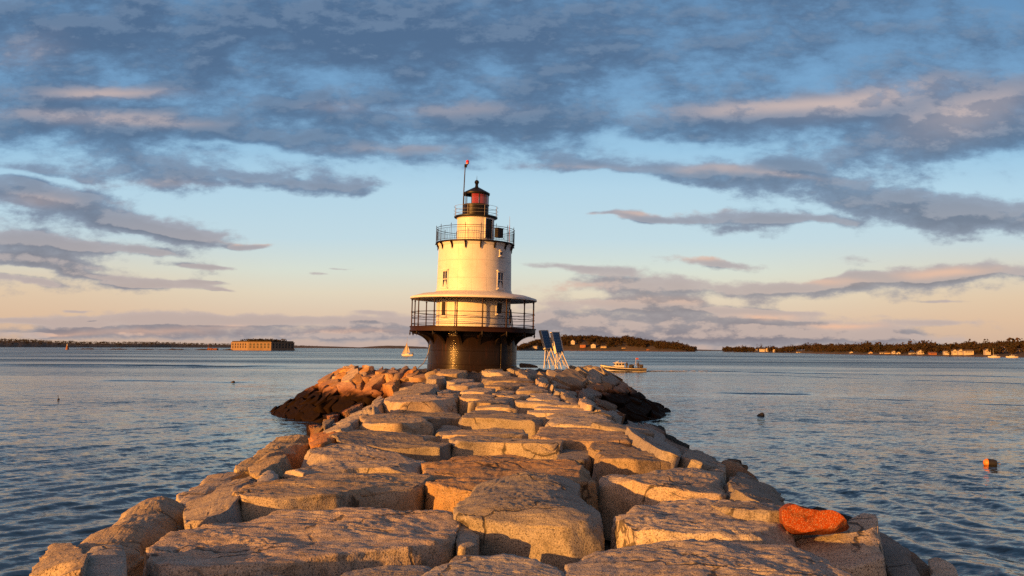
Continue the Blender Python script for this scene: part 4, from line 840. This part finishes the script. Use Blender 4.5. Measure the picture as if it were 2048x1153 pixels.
# ------------------------------------------------------------------ boats and buoys
HULLW=simple('white hull paint',(.62,.60,.57),.35,0,.08,2,.03); HULLB=simple('dark boot stripe',(.018,.02,.03),.4,0,.1,2,.03); CABW=simple('white cabin paint',(.62,.60,.57),.4,0,.06,2,.03)
def hull(stations,n=None):      # stations: (x, half beam, keel z, sheer z)
    mb=MB(); vs=[]; prof=[(0,0),(.62,.10),(.92,.45),(1.0,1.0)]
    for x,b,k,s_ in stations:
        row=[(x,b*f,k+(s_-k)*h) for f,h in prof]; row=[(x,-y,z) for (x,y,z) in row[:0:-1]]+row; vs.append(row)
    m=len(vs[0]); V=[p for r in vs for p in r]; fs=[(i*m+j,(i+1)*m+j,(i+1)*m+j+1,i*m+j+1) for i in range(len(vs)-1) for j in range(m-1)]
    mb.add(V,fs); mb.add(vs[-1],[tuple(range(m))]); return mb,vs
def lobster():
    p=at(1246,743.5,0); k=p[1]/F
    root=empty('lobster_boat',tuple(p),'white lobster boat with small wheelhouse heading left past the right heap','boat',rot=(0,0,R(7)))
    st=[(-5.2,.05,.45,1.55),(-4.6,.55,.0,1.45),(-3.4,1.15,-.3,1.25),(-1.5,1.5,-.35,1.02),(1.5,1.6,-.35,.82),(4.2,1.5,-.3,.78),(5.1,1.42,-.2,.80)]
    mb,vs=hull(st); h=mb.build('hull',HULLW,root,smooth=40)
    rub=MB(); 
    for s in(1,-1): rub.tube([(x,s*(b+.02),s_-.02) for x,b,kk,s_ in st],.06,5)
    rub.build('rub_rail',HULLB,h)
    bs=MB()
    lo=[(x,b*.99+.03,kk) for x,b,kk,s_ in st]
    for s in(1,-1):
        for i in range(len(st)-1):
            (x0,b0,k0,s0),(x1,b1,k1,s1)=st[i],st[i+1]
            f=lambda b,kk,s_,h: (b*(.92+.08*(h-.45)/.55)+.025, kk+(s_-kk)*h)
            (ya,za),(yb,zb)=f(b0,k0,s0,.46),f(b1,k1,s1,.46); (yc,zc),(yd,zd)=f(b0,k0,s0,.80),f(b1,k1,s1,.80)
            bs.add([(x0,s*ya,za),(x1,s*yb,zb),(x1,s*yd,zd),(x0,s*yc,zc)],[(0,1,2,3)])
    bs.build('hull_stripe',HULLB,h)
    MB().add([(x,s*b*.97,s_-.12) for x,b,kk,s_ in st for s in(-1,1)],[(2*i,2*i+1,2*i+3,2*i+2) for i in range(len(st)-1)]).build('deck',simple('boat deck',(.45,.43,.40),.6),root)
    c=MB().box((-2.3,0,1.15),(2.6,1.7,.5)).box((-.9,0,1.5),(2.0,1.9,1.5)); c=c.build('wheelhouse',CABW,root,bevel=.08)
    MB().box((-.85,0,2.30),(2.5,2.15,.10)).build('roof',CABW,c,bevel=.03)
    for x in(-1.55,-.9,-.25): MB().box((x,-.96,1.85),(.48,.05,.5)).build('side_window',GLASS,c)
    MB().box((-1.92,0,1.85),(.05,1.5,.45)).build('windscreen',GLASS,c)
    c.location.z=.15; c.scale=(1,1,.80)
    m_=MB().tube([(3.0,0,.8),(3.0,0,3.1)],.05,6).tube([(3.0,0,3.2),(4.3,0,2.2)],.03,5).tube([(3.0,0,2.0),(1.8,.2,.9)],.03,5); m_=m_.build('mast',GREYM,root)
    MB().box((3.3,0,2.9),(.55,.03,.35)).build('flag',simple('red flag cloth',(.45,.06,.05),.8),m_)
    MB().tube([(-1.0,.3,1.9),(-1.0,.3,2.5)],.03,5).tube([(-.5,-.4,1.9),(-.5,-.4,2.4)],.03,5).box((-1.4,0,2.10),(.4,.8,.22)).build('radar_mast',CABW,root)
    TRAP=simple('dark traps',(.05,.045,.04),.8)
    for x,y,z,s in((1.6,-.6,1.15,.7),(2.2,.4,1.2,.8),(4.0,-.5,1.1,.6),(4.4,.4,1.25,.7)): MB().box((x,y,z),(s,.6,s)).build('trap',TRAP,root,bevel=.04)
    for x,y in((.75,-.5),(3.6,.3)):
        pm=MB().tube([(x,y,.75),(x,y,1.35)],.16,8,r2=.2).tube([(x,y,1.35),(x,y,1.95)],.22,8,r2=.16).sphere((x,y,2.14),.14,8).tube([(x+.2,y,1.85),(x+.25,y-.15,1.3)],.06,6).tube([(x-.2,y,1.85),(x-.25,y-.15,1.3)],.06,6)
        pm=pm.build('person',simple('dark oilskin',(.05,.04,.035),.7),None,smooth=60); pm.matrix_world=Matrix.Translation(p)@Matrix.Rotation(R(7),4,'Z'); tag(pm,('dark clothed person standing behind the wheelhouse of the lobster boat' if x<1 else 'dark clothed person standing at the stern of the lobster boat'),'person')
    # wake
    rs=np.random.RandomState(2); Vs=[];Q=[]
    for i in range(150):
        t=rs.uniform(0,1)**1.6; x=5.0+t*15; y=rs.normal()*(.5+t*1.0); l=rs.uniform(.3,1.3)*(1-.5*t); wd=rs.uniform(.08,.3)*(1-.5*t)
        if i>105: x=-5.0+rs.uniform(0,6); y=-(1.0+ (x+5)*.14)+rs.normal()*.15; l=.8; wd=.16
        n=len(Vs); z=.09+.10*rs.rand(); Vs+=[(x-l,y-wd*.4,z-.06),(x,y-wd,z),(x+l,y+wd*.2,z-.05),(x,y+wd,z+.05)]; Q.append((n,n+1,n+2,n+3))
    rot=np.array([[math.cos(R(7)),-math.sin(R(7)),0],[math.sin(R(7)),math.cos(R(7)),0],[0,0,1]])
    wk=mesh_np('wake_foam',np.array(Vs)@rot.T+p,quads=Q,m=simple('sea foam',(.62,.64,.64),.8)); tag(wk,kind='stuff')
lobster()
def sailboat():
    p=at(815,712.6,0)
    root=empty('sailboat',tuple(p),'small white sailboat under sail on the water left of the lighthouse','sailboat',rot=(0,0,R(-12)))
    st=[(-3.8,.03,.35,1.15),(-2.6,.7,-.1,1.05),(-.5,1.15,-.3,.95),(2.0,1.1,-.25,.95),(3.6,.85,.0,1.0)]
    mb,_=hull(st); mb.build('hull',HULLW,root,smooth=40)
    MB().add([(x,s*b*.97,s_-.06) for x,b,kk,s_ in st for s in(-1,1)],[(2*i,2*i+1,2*i+3,2*i+2) for i in range(len(st)-1)]).build('deck',CABW,root)
    MB().box((-.2,0,1.2),(2.6,1.3,.55)).build('cabin',CABW,root,bevel=.12)
    MB().tube([(-.4,0,.9),(-.3,0,12.4)],.09,6,r2=.05).tube([(-.4,0,2.0),(3.4,.3,1.9)],.07,6).build('mast',GREYM,root)
    SAIL=simple('sail cloth',(.42,.37,.36),.8,0,.06,1,.05)
    def tri(a,b,c,name,belly):
        vs=[];n=8
        for i in range(n+1):
            for j in range(n+1):
                u=i/n; v=j/n*(1-u); q=np.array(a)*(1-u-v)+np.array(b)*u+np.array(c)*v; q[1]+=belly*math.sin(math.pi*min(1,u))*math.sin(math.pi*min(1,v/(1-u+1e-6))); vs.append(q)
        o=MB().add(vs,[(i*(n+1)+j,(i+1)*(n+1)+j,(i+1)*(n+1)+j+1,i*(n+1)+j+1) for i in range(n) for j in range(n)]).build(name,SAIL,root,smooth=60); return o
    tri((-3.6,0,1.3),(-.45,0,8.6),(-.6,.3,1.5),'jib',.35); tri((-.3,0,2.2),(-.3,0,7.4),(1.5,.25,2.1),'mainsail',.3)
    MB().box((3.3,0,1.4),(.9,1.1,.7)).build('dodger',simple('dark canvas',(.04,.05,.08),.8),root,bevel=.1)
    MB().tube([(3.5,.4,1.0),(3.5,.4,2.6)],.04,5).build('stern_pole',GREYM,root)
sailboat()
ORG=simple('orange buoy paint',(.62,.22,.05),.5,0,.1,6); BLK=simple('black buoy paint',(.02,.02,.022),.5,0,.1,6)
def buoy(px,py,sz,label,two=True):
    p=at(px,py+sz*.35*0,0); k=np.linalg.norm(p-CAM)/F; r=sz*k/2
    root=empty('lobster_buoy',tuple(p),label,'buoy','lobster buoys floating around the breakwater',rot=(0,R(66),R(10)))
    MB().lathe([(.02*r,-1.3*r),(.7*r,-1.15*r),(.85*r,-.6*r),(.86*r,.55*r)],16).build('float_body',BLK,root,smooth=50)
    MB().lathe([(.85*r,-1.32*r+.02*r),(.02*r,-1.34*r)] if False else [(.87*r,.55*r),(.78*r,.9*r),(.4*r,1.2*r),(.02*r,1.25*r)],16).build('float_band',ORG if two else BLK,root,smooth=50)
    MB().tube([(0,0,-1.2*r),(0,0,-2.0*r)],.12*r,6).build('spindle',GREYM,root)
    root.location.z+=.25*r
    return root
b_=buoy(1980,930,17,'orange and black lobster buoy lying on the water at the right edge'); b_.rotation_euler=(0,R(-86),R(-8)); b_.location.z+=.02
buoy(1522,833,11,'dark lobster buoy off the tip of the right heap',False)
buoy(466,766,6,'tiny dark buoy on the far water below the old fort',False)
def spar():
    p=at(117,800,0); k=p[1]/F
    root=empty('spar_buoy',tuple(p),'small dark stick buoy standing upright in the water at far left','buoy','lobster buoys floating around the breakwater',rot=(0,R(-8),0))
    MB().tube([(0,0,-.2),(0,0,.42)],.03,6,r2=.02).build('stick',BLK,root); MB().sphere((0,0,.04),.12,10,(1,1,.7)).build('float_body',BLK,root,smooth=60)
spar()
# ------------------------------------------------------------------ far shores
LAND=simple('shore grass and scrub',(.036,.030,.016),.95,0,.2,.05,.3,.3,col2=(.05,.030,.017),dist=.5)
BEACH=simple('shore rock and sand',(.10,.06,.036),.9,0,.2,.2,.3,.5,col2=(.045,.03,.024),dist=.3)
def leafmat(name,a,b_,c):
    m,t,b=newmat(name); g=t.new('ShaderNodeNewGeometry'); n=t.noise(g.outputs['Position'],.12,4,.6); r_=g.outputs['Random Per Island']
    col=t.mix(t.smooth(n,.38,.62),a,b_); col=t.mix(t.math('MULTIPLY',t.smooth(r_,.55,.9),.7),col,c); t.con(col,b.inputs['Base Color']); b.inputs['Roughness'].default_value=.9; b.inputs['Specular IOR Level'].default_value=.1; return m
WOODM=leafmat('autumn wood leaves',(.027,.026,.015),(.038,.025,.014),(.050,.028,.015))
WOODF=leafmat('far wood leaves',(.035,.034,.022),(.040,.036,.022),(.05,.04,.025))
BARK=simple('tree bark',(.06,.045,.03),.9)
def interp(poly,x): return float(np.interp(x,[p[0] for p in poly],[p[1] for p in poly]))
def land(name,water,crest,tree_h,back,x0,x1,step,wood_label,mat_leaf,nt,leaf,zb=-1.0,beach=.12,seed=0,fixD=None):
    rs=np.random.RandomState(seed); cols=np.arange(x0,x1+step,step); V=[]; rows=[(0,0),(.06,.10),(.2,.32),(.45,.72),(.75,.95),(1,1),(1.35,.95),(2.0,.5),(2.8,0)]
    info=[]
    for px in cols:
        wp=interp(water,px); D=fixD if fixD else float(at(px,wp,0)[1]); d=ray(px,600)
        hc=max(1.0,float(atd(px,interp(crest,px),D+back*.9)[2])-tree_h)
        for (f,h) in rows:
            yy=D+back*f; rr=ray(px,wp); z=hc*h+(-1.0 if h==0 else 0); V.append((rr[0]*yy,yy,z+ (rs.normal()*.02*hc if h>0 else 0)))
        info.append((D,hc))
    nr=len(rows); nc=len(cols); Q=[(i*nr+j,(i+1)*nr+j,(i+1)*nr+j+1,i*nr+j+1) for i in range(nc-1) for j in range(nr-1)]
    o=mesh_np(name,V,quads=Q,m=LAND); o.data.materials.append(BEACH)
    mi=np.array([1 if (k%(nr-1))<1 else 0 for k in range(len(Q))],dtype=np.int32); o.data.polygons.foreach_set('material_index',mi); tag(o,kind='structure')
    def ground(px,f):
        D=float(np.interp(px,cols,[i[0] for i in info])); hc=float(np.interp(px,cols,[i[1] for i in info])); h=float(np.interp(f,[r[0] for r in rows],[r[1] for r in rows])); yy=D+back*f; rr=ray(px,interp(water,px)); return np.array([rr[0]*yy,yy,hc*h])
    # the wood: leaf sized faces in clumps
    Vv=[];Qq=[]
    if nt:
        P=[];
        for _ in range(nt):
            px=rs.uniform(x0,x1); f=rs.uniform(.22,1.25)
            if any(abs(px-a)<w_*.75 and f<ff*.72 for a,w_,ff in CLEAR.get(name,())): continue
            g=ground(px,f); hh=tree_h*rs.uniform(.5,1.15)*(1.35 if rs.rand()<.08 else 1); rad=hh*rs.uniform(.38,.6); P.append((g,hh,rad))
        for g,hh,rad in P:
            n=leaf; u=rs.normal(size=(n,3)); u/=np.linalg.norm(u,axis=1)[:,None]; u*=(.6+.4*rs.rand(n))[:,None]; lump=1+.25*np.sin(u*rs.uniform(3,6)+rs.uniform(0,6)).sum(1)
            c=g+np.array([0,0,hh*.58])+u*np.array([rad,rad,hh*.46])*lump[:,None]
            s=rad*rs.uniform(.10,.22,size=(n,1)); a=rs.normal(size=(n,3)); a/=np.linalg.norm(a,axis=1)[:,None]; b=np.cross(a,u+rs.normal(size=(n,3))*.4); b/=np.linalg.norm(b,axis=1)[:,None]+1e-9
            q=np.stack([c-a*s-b*s*.7,c+a*s-b*s*.7,c+a*s*.8+b*s*.7,c-a*s*.8+b*s*.7],1).reshape(-1,3); k=sum(len(v) for v in Vv) if False else None
            Vv.append(q)
        A=np.concatenate(Vv); Qq=np.arange(len(A)).reshape(-1,4)
        wo=mesh_np('wood',A,quads=Qq,m=mat_leaf,smooth=False); tag(wo,wood_label,'wood',kind='stuff')
    return ground
CLEAR={'island':[(1145,9,.75),(1168,9,.75),(1190,9,.7),(1208,9,.6),(1070,9,.6),(1300,10,.6),(1248,7,.6)],'mainland':[(1740,4,.8),(1764,4,.8),(1775,6,.8),(1796,6,.8),(1824,8,.8),(1840,8,.8),(1865,9,.8),(1892,7,.8),(1908,6,.8),(1920,6,.8),(1935,9,.8),(1974,7,.8),(2014,9,.9),(2040,12,.9),(1602,14,.8),(1522,16,.8),(1699,4,.7),(1786,3,.7),(1950,8,.55),(1880,8,.5),(2003,8,.7),(1548,5,.7)]}
gI=land('island',[(1020,702),(1100,701.8),(1250,702.8),(1390,704.4)],[(1020,700),(1036,693),(1060,683),(1085,677),(1105,674.5),(1130,672),(1150,671.5),(1175,672),(1205,673.5),(1225,675.5),(1260,675),(1285,679),(1310,681.5),(1345,685.5),(1370,690),(1383,697),(1391,703)],9.0,190,1022,1391,3.0,'autumn wood covering the low island right of the lighthouse',WOODM,1300,120,seed=3)
gM=land('mainland',[(1445,704.8),(1600,707),(1700,709.5),(1850,712.6),(2048,715.5),(2260,717)],[(1445,703),(1465,698.5),(1500,697),(1545,697.5),(1575,695.5),(1600,691.5),(1640,689.5),(1700,689.5),(1750,690.5),(1800,690.5),(1845,689),(1870,691),(1905,691),(1960,688.5),(2000,687),(2048,685),(2260,682)],7.5,150,1446,2200,4.0,'dark autumn wood along the low right shore',WOODM,1700,110,seed=4)
gL=land('far_shore',[(-140,694.6),(340,695.6),(460,696),(640,696.6)],[(-140,676.5),(25,677.5),(120,681.5),(180,683.5),(320,683.5),(380,686),(480,687.5),(560,688.5),(600,691),(640,692.8)],8.0,420,-140,640,5.0,'dark wooded ridge on the horizon at far left',WOODF,1500,40,seed=5)
gH=land('horizon_shore',[(560,697.0),(700,697.2),(870,697.6)],[(560,693),(610,691.5),(660,692.5),(720,694.5),(745,692.5),(775,691),(800,691.5),(850,693.5),(870,697)],2.0,500,560,870,5.0,'',WOODF,0,0,seed=6,fixD=5200)
gG=land('low_shore',[(1370,702.5),(1470,703.2)],[(1370,699.5),(1395,698.8),(1430,700),(1455,701),(1470,702)],1.0,300,1370,1470,4.0,'',WOODF,0,0,seed=7,fixD=2900)
# ---- houses
ROOFD=simple('dark shingle roof',(.07,.055,.05),.9); ROOFR=simple('brown shingle roof',(.16,.085,.055),.9); HW=simple('white clapboard',(.40,.37,.34),.7,0,.05,.5,.05); HY=simple('cream clapboard',(.44,.36,.24),.7,0,.05,.5,.05); HB=simple('brick red wall',(.34,.13,.06),.8); HT=simple('tan shingle wall',(.45,.33,.20),.8)
def house(px,base,w,h,label,wall=HW,roof=ROOFD,ground=None,f=.2,gable=True,wins=2,grp='houses along the shore'):
    D=float(ground(px,f)[1]); p=atd(px,base,D); k=D/F; W_=w*k*.86; Hh=h*k*.9; hw=Hh*.62; dp=max(7.0,W_*.7)
    root=empty('house',tuple(p),label,'house',grp,rot=(0,0,R(-14)))
    mb=MB(); x=W_/2
    if gable:      # gable end towards us
        prof=[(-x,-2.5),(x,-2.5),(x,hw),(0,Hh*.96),(-x,hw)]
        mb.prism([np.array([a,0,b]) for a,b in prof],(0,-dp/2,0),(0,dp/2,0)); mb.build('wall',wall,root)
        rf=MB()
        for s in(-1,1):
            e=np.array([s*(x+.35),0,hw-.25]); t=np.array([0,0,Hh]); nn=np.array([s*.2,0,.25]); rf.prism([e,t,t+np.array([0,0,.3]),e+nn],(0,-dp/2-.4,0),(0,dp/2+.4,0))
        rf.build('roof',roof,root)
    else:
        mb.box((0,0,hw/2-1.2),(W_,dp,hw+2.5)); mb.build('wall',wall,root)
        MB().prism([np.array([0,-dp/2-.4,hw-.1]),np.array([0,dp/2+.4,hw-.1]),np.array([0,0,Hh])],(-x-.3,0,0),(x+.3,0,0)).build('roof',roof,root)
    for i in range(wins):
        cx=(i+.5)/wins*W_*.8-W_*.4; MB().box((cx,-dp/2-.03,hw*.5),(max(.8,W_*.11),.12,max(1.1,hw*.32))).build('window',GLASS,root)
    return root
for px,b,w_,h_,lb,wl,gb,n in [
 (1702,708.5,7,6,'white cottage at the left end of the right shore houses',HW,True,1),(1740.5,709,8,6,'small tan cottage second along the right shore',HT,True,1),(1764,709,9,6,'white low cottage left of the tall tan house',HW,False,2),
 (1775,711.5,11,10,'tall tan boxy house at the water on the right shore',HT,False,2),(1786.5,706.5,6,5,'little white house behind the tall tan house',HW,True,1),(1796,709.5,8,6,'white cottage with a shed just right of the tall tan house',HW,True,1),
 (1824,710,12,7,'low white house with wide front, midway along the shore',HW,False,3),(1840.5,709,13,10,'white house with steep peaked gable in the shore row',HW,True,2),(1864.5,709.5,15,6,'brick red house with low brown roof on the right shore',HB,False,3),
 (1866,713,13,4,'white boathouse at the waterline under the brick red house',HW,False,2),(1892,707.5,10,8,'pale house with flat front beside the gabled pair',HW,False,2),(1908,707,9,9,'left house of the white gabled pair on the lawn',HW,True,2),
 (1920,706.5,10,9,'right house of the white gabled pair on the lawn',HW,True,2),(1936,706.5,20,8,'long white house with double roof below the round dark trees',HW,False,4),(1974,705.5,11,9,'white house between two tree clumps, toward the right edge',HW,True,2),
 (2003,698,10,6,'brownish house high on the slope near the right edge',HT,False,2),(2015,704,16,9,'white house on the slope near the right edge',HW,False,3),(2042,705,22,9,'long yellow house at the right edge of the shore',HY,False,5),
 (1602,707,21,4.5,'long low white building alone near the left of the right shore',HW,False,4),(1512,701.5,9,4,'white house left in the tiny far cluster',HW,False,1),(1524,701.3,12,5,'larger white house in the middle of the tiny far cluster',HW,False,2),(1534,701,6,5,'narrow white house right in the tiny far cluster',HW,True,1),(1548,702.5,5,4,'lone white hut right of the tiny far cluster',HW,True,1)]:
    house(px,b,w_,h_,lb,wl,ROOFR if wl is HB else ROOFD,gM,.22 if b>705 else .5,gb,n)
for px,b,w_,h_,lb,wl,gb,n in [(1070,696,12,5,'long white house low on the island, left of the solar panels',HW,False,3),(1146,687.5,9,8,'white gabled house highest on the island slope',HW,True,2),(1166,695,13,8,'orange brick house on the island slope',HB,False,3),
 (1187,695,11,8,'pale house with tall roof in the middle of the island',HW,True,2),(1207.5,698,13,8,'cream house right of centre on the island shore',HY,False,3),(1248,699,10,5,'grey weathered house among trees on the island',HT,False,2),(1300,703,15,6.5,'orange lit house near the water on the right part of the island',HB,False,3)]:
    house(px,b,w_,h_,lb,wl,ROOFD,gI,.3 if b<690 else .18,gb,n,'houses on the island')
# ---- a few trees that stand out against the sky
def tree(px,base,w,h,label,ground,f=.9,seed=0):
    rs=np.random.RandomState(seed+50); D=float(ground(px,f)[1]); p=atd(px,base,D); k=D/F; rad=w*k/2; hh=h*k
    root=empty('tree',tuple(p),label,'tree','round trees on the right shore')
    tk=MB().tube([(0,0,-2),(0,0,hh*.45)],.45,6,r2=.2)
    for a in range(4): tk.tube([(0,0,hh*.3),(rad*.5*math.cos(a*1.6),rad*.5*math.sin(a*1.6),hh*.65)],.16,5,r2=.05)
    tk.build('trunk',BARK,root)
    n=700; u=rs.normal(size=(n,3)); u/=np.linalg.norm(u,axis=1)[:,None]; u*=(.45+.55*rs.rand(n)**.6)[:,None]; lump=1+.16*np.sin(u*5+seed).sum(1)
    c=np.array([0,0,hh*.60])+u*np.array([rad,rad,hh*.40])*lump[:,None]; s=rs.uniform(.35,.75,size=(n,1))*rad*.14; a=rs.normal(size=(n,3)); a/=np.linalg.norm(a,axis=1)[:,None]; b=np.cross(a,rs.normal(size=(n,3))); b/=np.linalg.norm(b,axis=1)[:,None]
    q=np.stack([c-a*s-b*s,c+a*s-b*s,c+a*s+b*s,c-a*s+b*s],1).reshape(-1,3); mesh_np('crown',q,quads=np.arange(len(q)).reshape(-1,4),m=WOODM,parent=root,smooth=False)
for i,(px,b,w_,h_,lb) in enumerate([(1843,704,21,17,'round dark tree rising above the steep gabled white house'),(1930,703,26,16,'wide dark round tree behind the long double roofed house'),(1969,702,15,17,'tall narrow dark tree left of the right edge clump'),(1915,703,12,14,'small tree left of the wide dark round tree'),(1999,700,16,17,'bushy tree behind the brownish house'),(2022,699,20,17,'broad tree above the white slope house'),(2043,699,18,17,'tree at the right edge above the yellow house'),(1778,704,14,14,'tree rising behind the tall tan house'),(1745,703,12,13,'small round tree behind the tan cottage'),(1715,703,13,13,'round tree at the left end of the house row')]): tree(px,b,w_,h_,lb,gM,seed=i)
# ---- moored boats by the shore
def moored(px,py,hpx,label):
    p=at(px,py,0); k=p[1]/F; root=empty('moored_sailboat',tuple(p),label,'sailboat','sailboats moored off the right shore')
    st=[(-4.5,.05,.3,1.3),(-2,1.1,-.2,1.1),(2,1.2,-.2,1.1),(4.2,.8,0,1.15)]; mb,_=hull(st); mb.build('hull',HULLW,root,smooth=40); MB().box((0,0,1.35),(3,1.5,.6)).build('cabin',CABW,root)
    MB().tube([(-.4,0,1),(-.4,0,hpx*k)],.14,6,r2=.08).tube([(-.4,0,2.2),(3.5,0,2.2)],.2,6).build('mast',GREYM,root)
moored(1988,716.2,19,'moored sailboat with bare mast in front of the right shore'); moored(2024,716.4,8,'small moored boat close to the right edge of the shore')
# ---- the old granite fort on its ledge
FORTL=simple('fort granite',(.225,.165,.115),.85,0,.12,.15,.3,1.2,col2=(.18,.125,.085),dist=.1)
def fort():
    pl=[(462,1278),(495,1243),(542,1238),(588.5,1276),(570,1330),(480,1330)]
    P=[]; 
    for px,D in pl:
        q=atd(px,700.8,D); P.append(np.array([q[0],q[1]]))
    zt=float(atd(520,684.5,1240)[2]); zb=.3
    root=empty('granite_fort',(float(P[1][0]),float(P[1][1]),0),'old hexagonal granite fort with arched openings and bushes on its roof','fort')
    o0=np.array([P[1][0],P[1][1],0])
    ring=[np.array([p[0],p[1],0])-o0 for p in P]
    MB().prism(ring,(0,0,zb),(0,0,zt)).build('wall',FORTL,root)
    c=sum(ring)/len(ring)
    MB().prism([c+(r_-c)*1.012 for r_ in ring],(0,0,zt-1.1),(0,0,zt-.3)).prism([c+(r_-c)*1.015 for r_ in ring],(0,0,-1.5),(0,0,2.4)).build('cornice',FORTL,root)
    MB().prism([c+(r_-c)*.97 for r_ in ring],(0,0,zt-.01),(0,0,zt+1.6)).build('earth_roof',LAND,root)
    for (i,j,n) in((0,1,6),(1,2,6),(2,3,7)):
        a,b=ring[i],ring[j]; t=(b-a)/np.linalg.norm(b-a); nn=np.array([t[1],-t[0],0]); L_=np.linalg.norm(b-a)
        for k_ in range(n):
            ctr=a+t*L_*(k_+.75)/(n+.5)+nn*.05
            for z0,z1,wd in((3.6,6.4,2.4),(7.2,10.2,2.6)):
                pr=[ctr-t*wd/2+np.array([0,0,z0]),ctr+t*wd/2+np.array([0,0,z0]),ctr+t*wd/2+np.array([0,0,z1-.9])]+[ctr+t*wd/2*math.cos(u)+np.array([0,0,z1-.9+.9*math.sin(u)]) for u in np.linspace(.5,math.pi-.5,4)]+[ctr-t*wd/2+np.array([0,0,z1-.9])]
                MB().prism(pr,nn*0,nn*.25).build('arched_opening',DARKIN,root)
    rs=np.random.RandomState(8); V=[]
    for _ in range(60):
        w1=rs.dirichlet(np.ones(6)*.7); q=sum(w1[i]*ring[i]*.94+w1[i]*c*.06 for i in range(6)); hh=rs.uniform(1.6,4.2); n=30
        u=rs.normal(size=(n,3)); u/=np.linalg.norm(u,axis=1)[:,None]; cc=q+np.array([0,0,zt+1.4+hh*.4])+u*np.array([hh*.9,hh*.9,hh*.5]); s=rs.uniform(.3,.8,size=(n,1)); a=rs.normal(size=(n,3)); a/=np.linalg.norm(a,axis=1)[:,None]; b=np.cross(a,rs.normal(size=(n,3))); b/=np.linalg.norm(b,axis=1)[:,None]
        V.append(np.stack([cc-a*s-b*s,cc+a*s-b*s,cc+a*s+b*s,cc-a*s+b*s],1).reshape(-1,3))
    A=np.concatenate(V); fo=mesh_np('roof_foliage',A,quads=np.arange(len(A)).reshape(-1,4),m=WOODF,smooth=False); fo.parent=root
fort()
def ledge(name,x0,x1,y,hpx,seed,deep=22):
    rs=np.random.RandomState(seed); xs=np.linspace(x0,x1,70); V=[]; D=float(at((x0+x1)/2,y,0)[1])
    for x in xs:
        e=min(1,(x-x0)/8,(x1-x)/8); h=max(.15,hpx*D/F*(.55+.45*math.sin(x*.11+seed)+.25*rs.normal()))*max(e,.1); r_=ray(x,y)
        for f,hh in((0,-1.0),(.2,h*.6),(.5,h),(.8,h*.7),(1,-1.0)): V.append((r_[0]*(D+deep*f),D+deep*f,hh))
    o=mesh_np(name,V,quads=[(i*5+j,(i+1)*5+j,(i+1)*5+j+1,i*5+j+1) for i in range(69) for j in range(4)],m=GRD2); tag(o,kind='structure')
GRD2=simple('dark tidal ledge',(.045,.036,.030),.9,0,.2,.3,.3,1,dist=.2)
ledge('ledge',136,470,700.2,2.2,1); ledge('fort_ledge',440,596,701.4,1.2,2,120)
def pier():
    p=at(424,701.0,0); k=p[1]/F; root=empty('old_pier',tuple(p),'rusty orange old pier with a thin pole, left of the fort','pier')
    PR=simple('weathered orange timber',(.22,.085,.035),.85); MB().box((0,3,1.2),(20*k,6,2.2)).box((-5*k,3,2.5),(9*k,5,1.2)).box((6*k,3,2.4),(5*k,5,1.0)).build('deck',PR,root)
    MB().tube([(-9*k,3,0),(-9*k,3,14*k)],.3,6,r2=.15).build('pole',PR,root)
    for x in np.linspace(-9,9,6): MB().tube([(x*k,-.2,-1),(x*k,-.2,2.6)],.35,6).build('pile',PR,root)
pier()
def beacon():
    p=at(134.5,699.8,0); k=p[1]/F; root=empty('ledge_beacon',tuple(p),'small reddish stone beacon with a white top, at the left end of the dark ledge','beacon')
    MB().lathe([(3.6*k,-1),(3.2*k,2.0*k),(2.6*k,2.4*k),(2.2*k,7.0*k),(2.4*k,7.2*k),(2.4*k,7.6*k),(.2,7.7*k)],12).build('stone_base',simple('beacon stone',(.26,.13,.085),.9),root,smooth=40)
    MB().lathe([(1.3*k,7.6*k),(1.3*k,10.4*k),(1.6*k,10.6*k),(.1,12.2*k)],10).build('light_top',HW,root,smooth=40)
beacon()
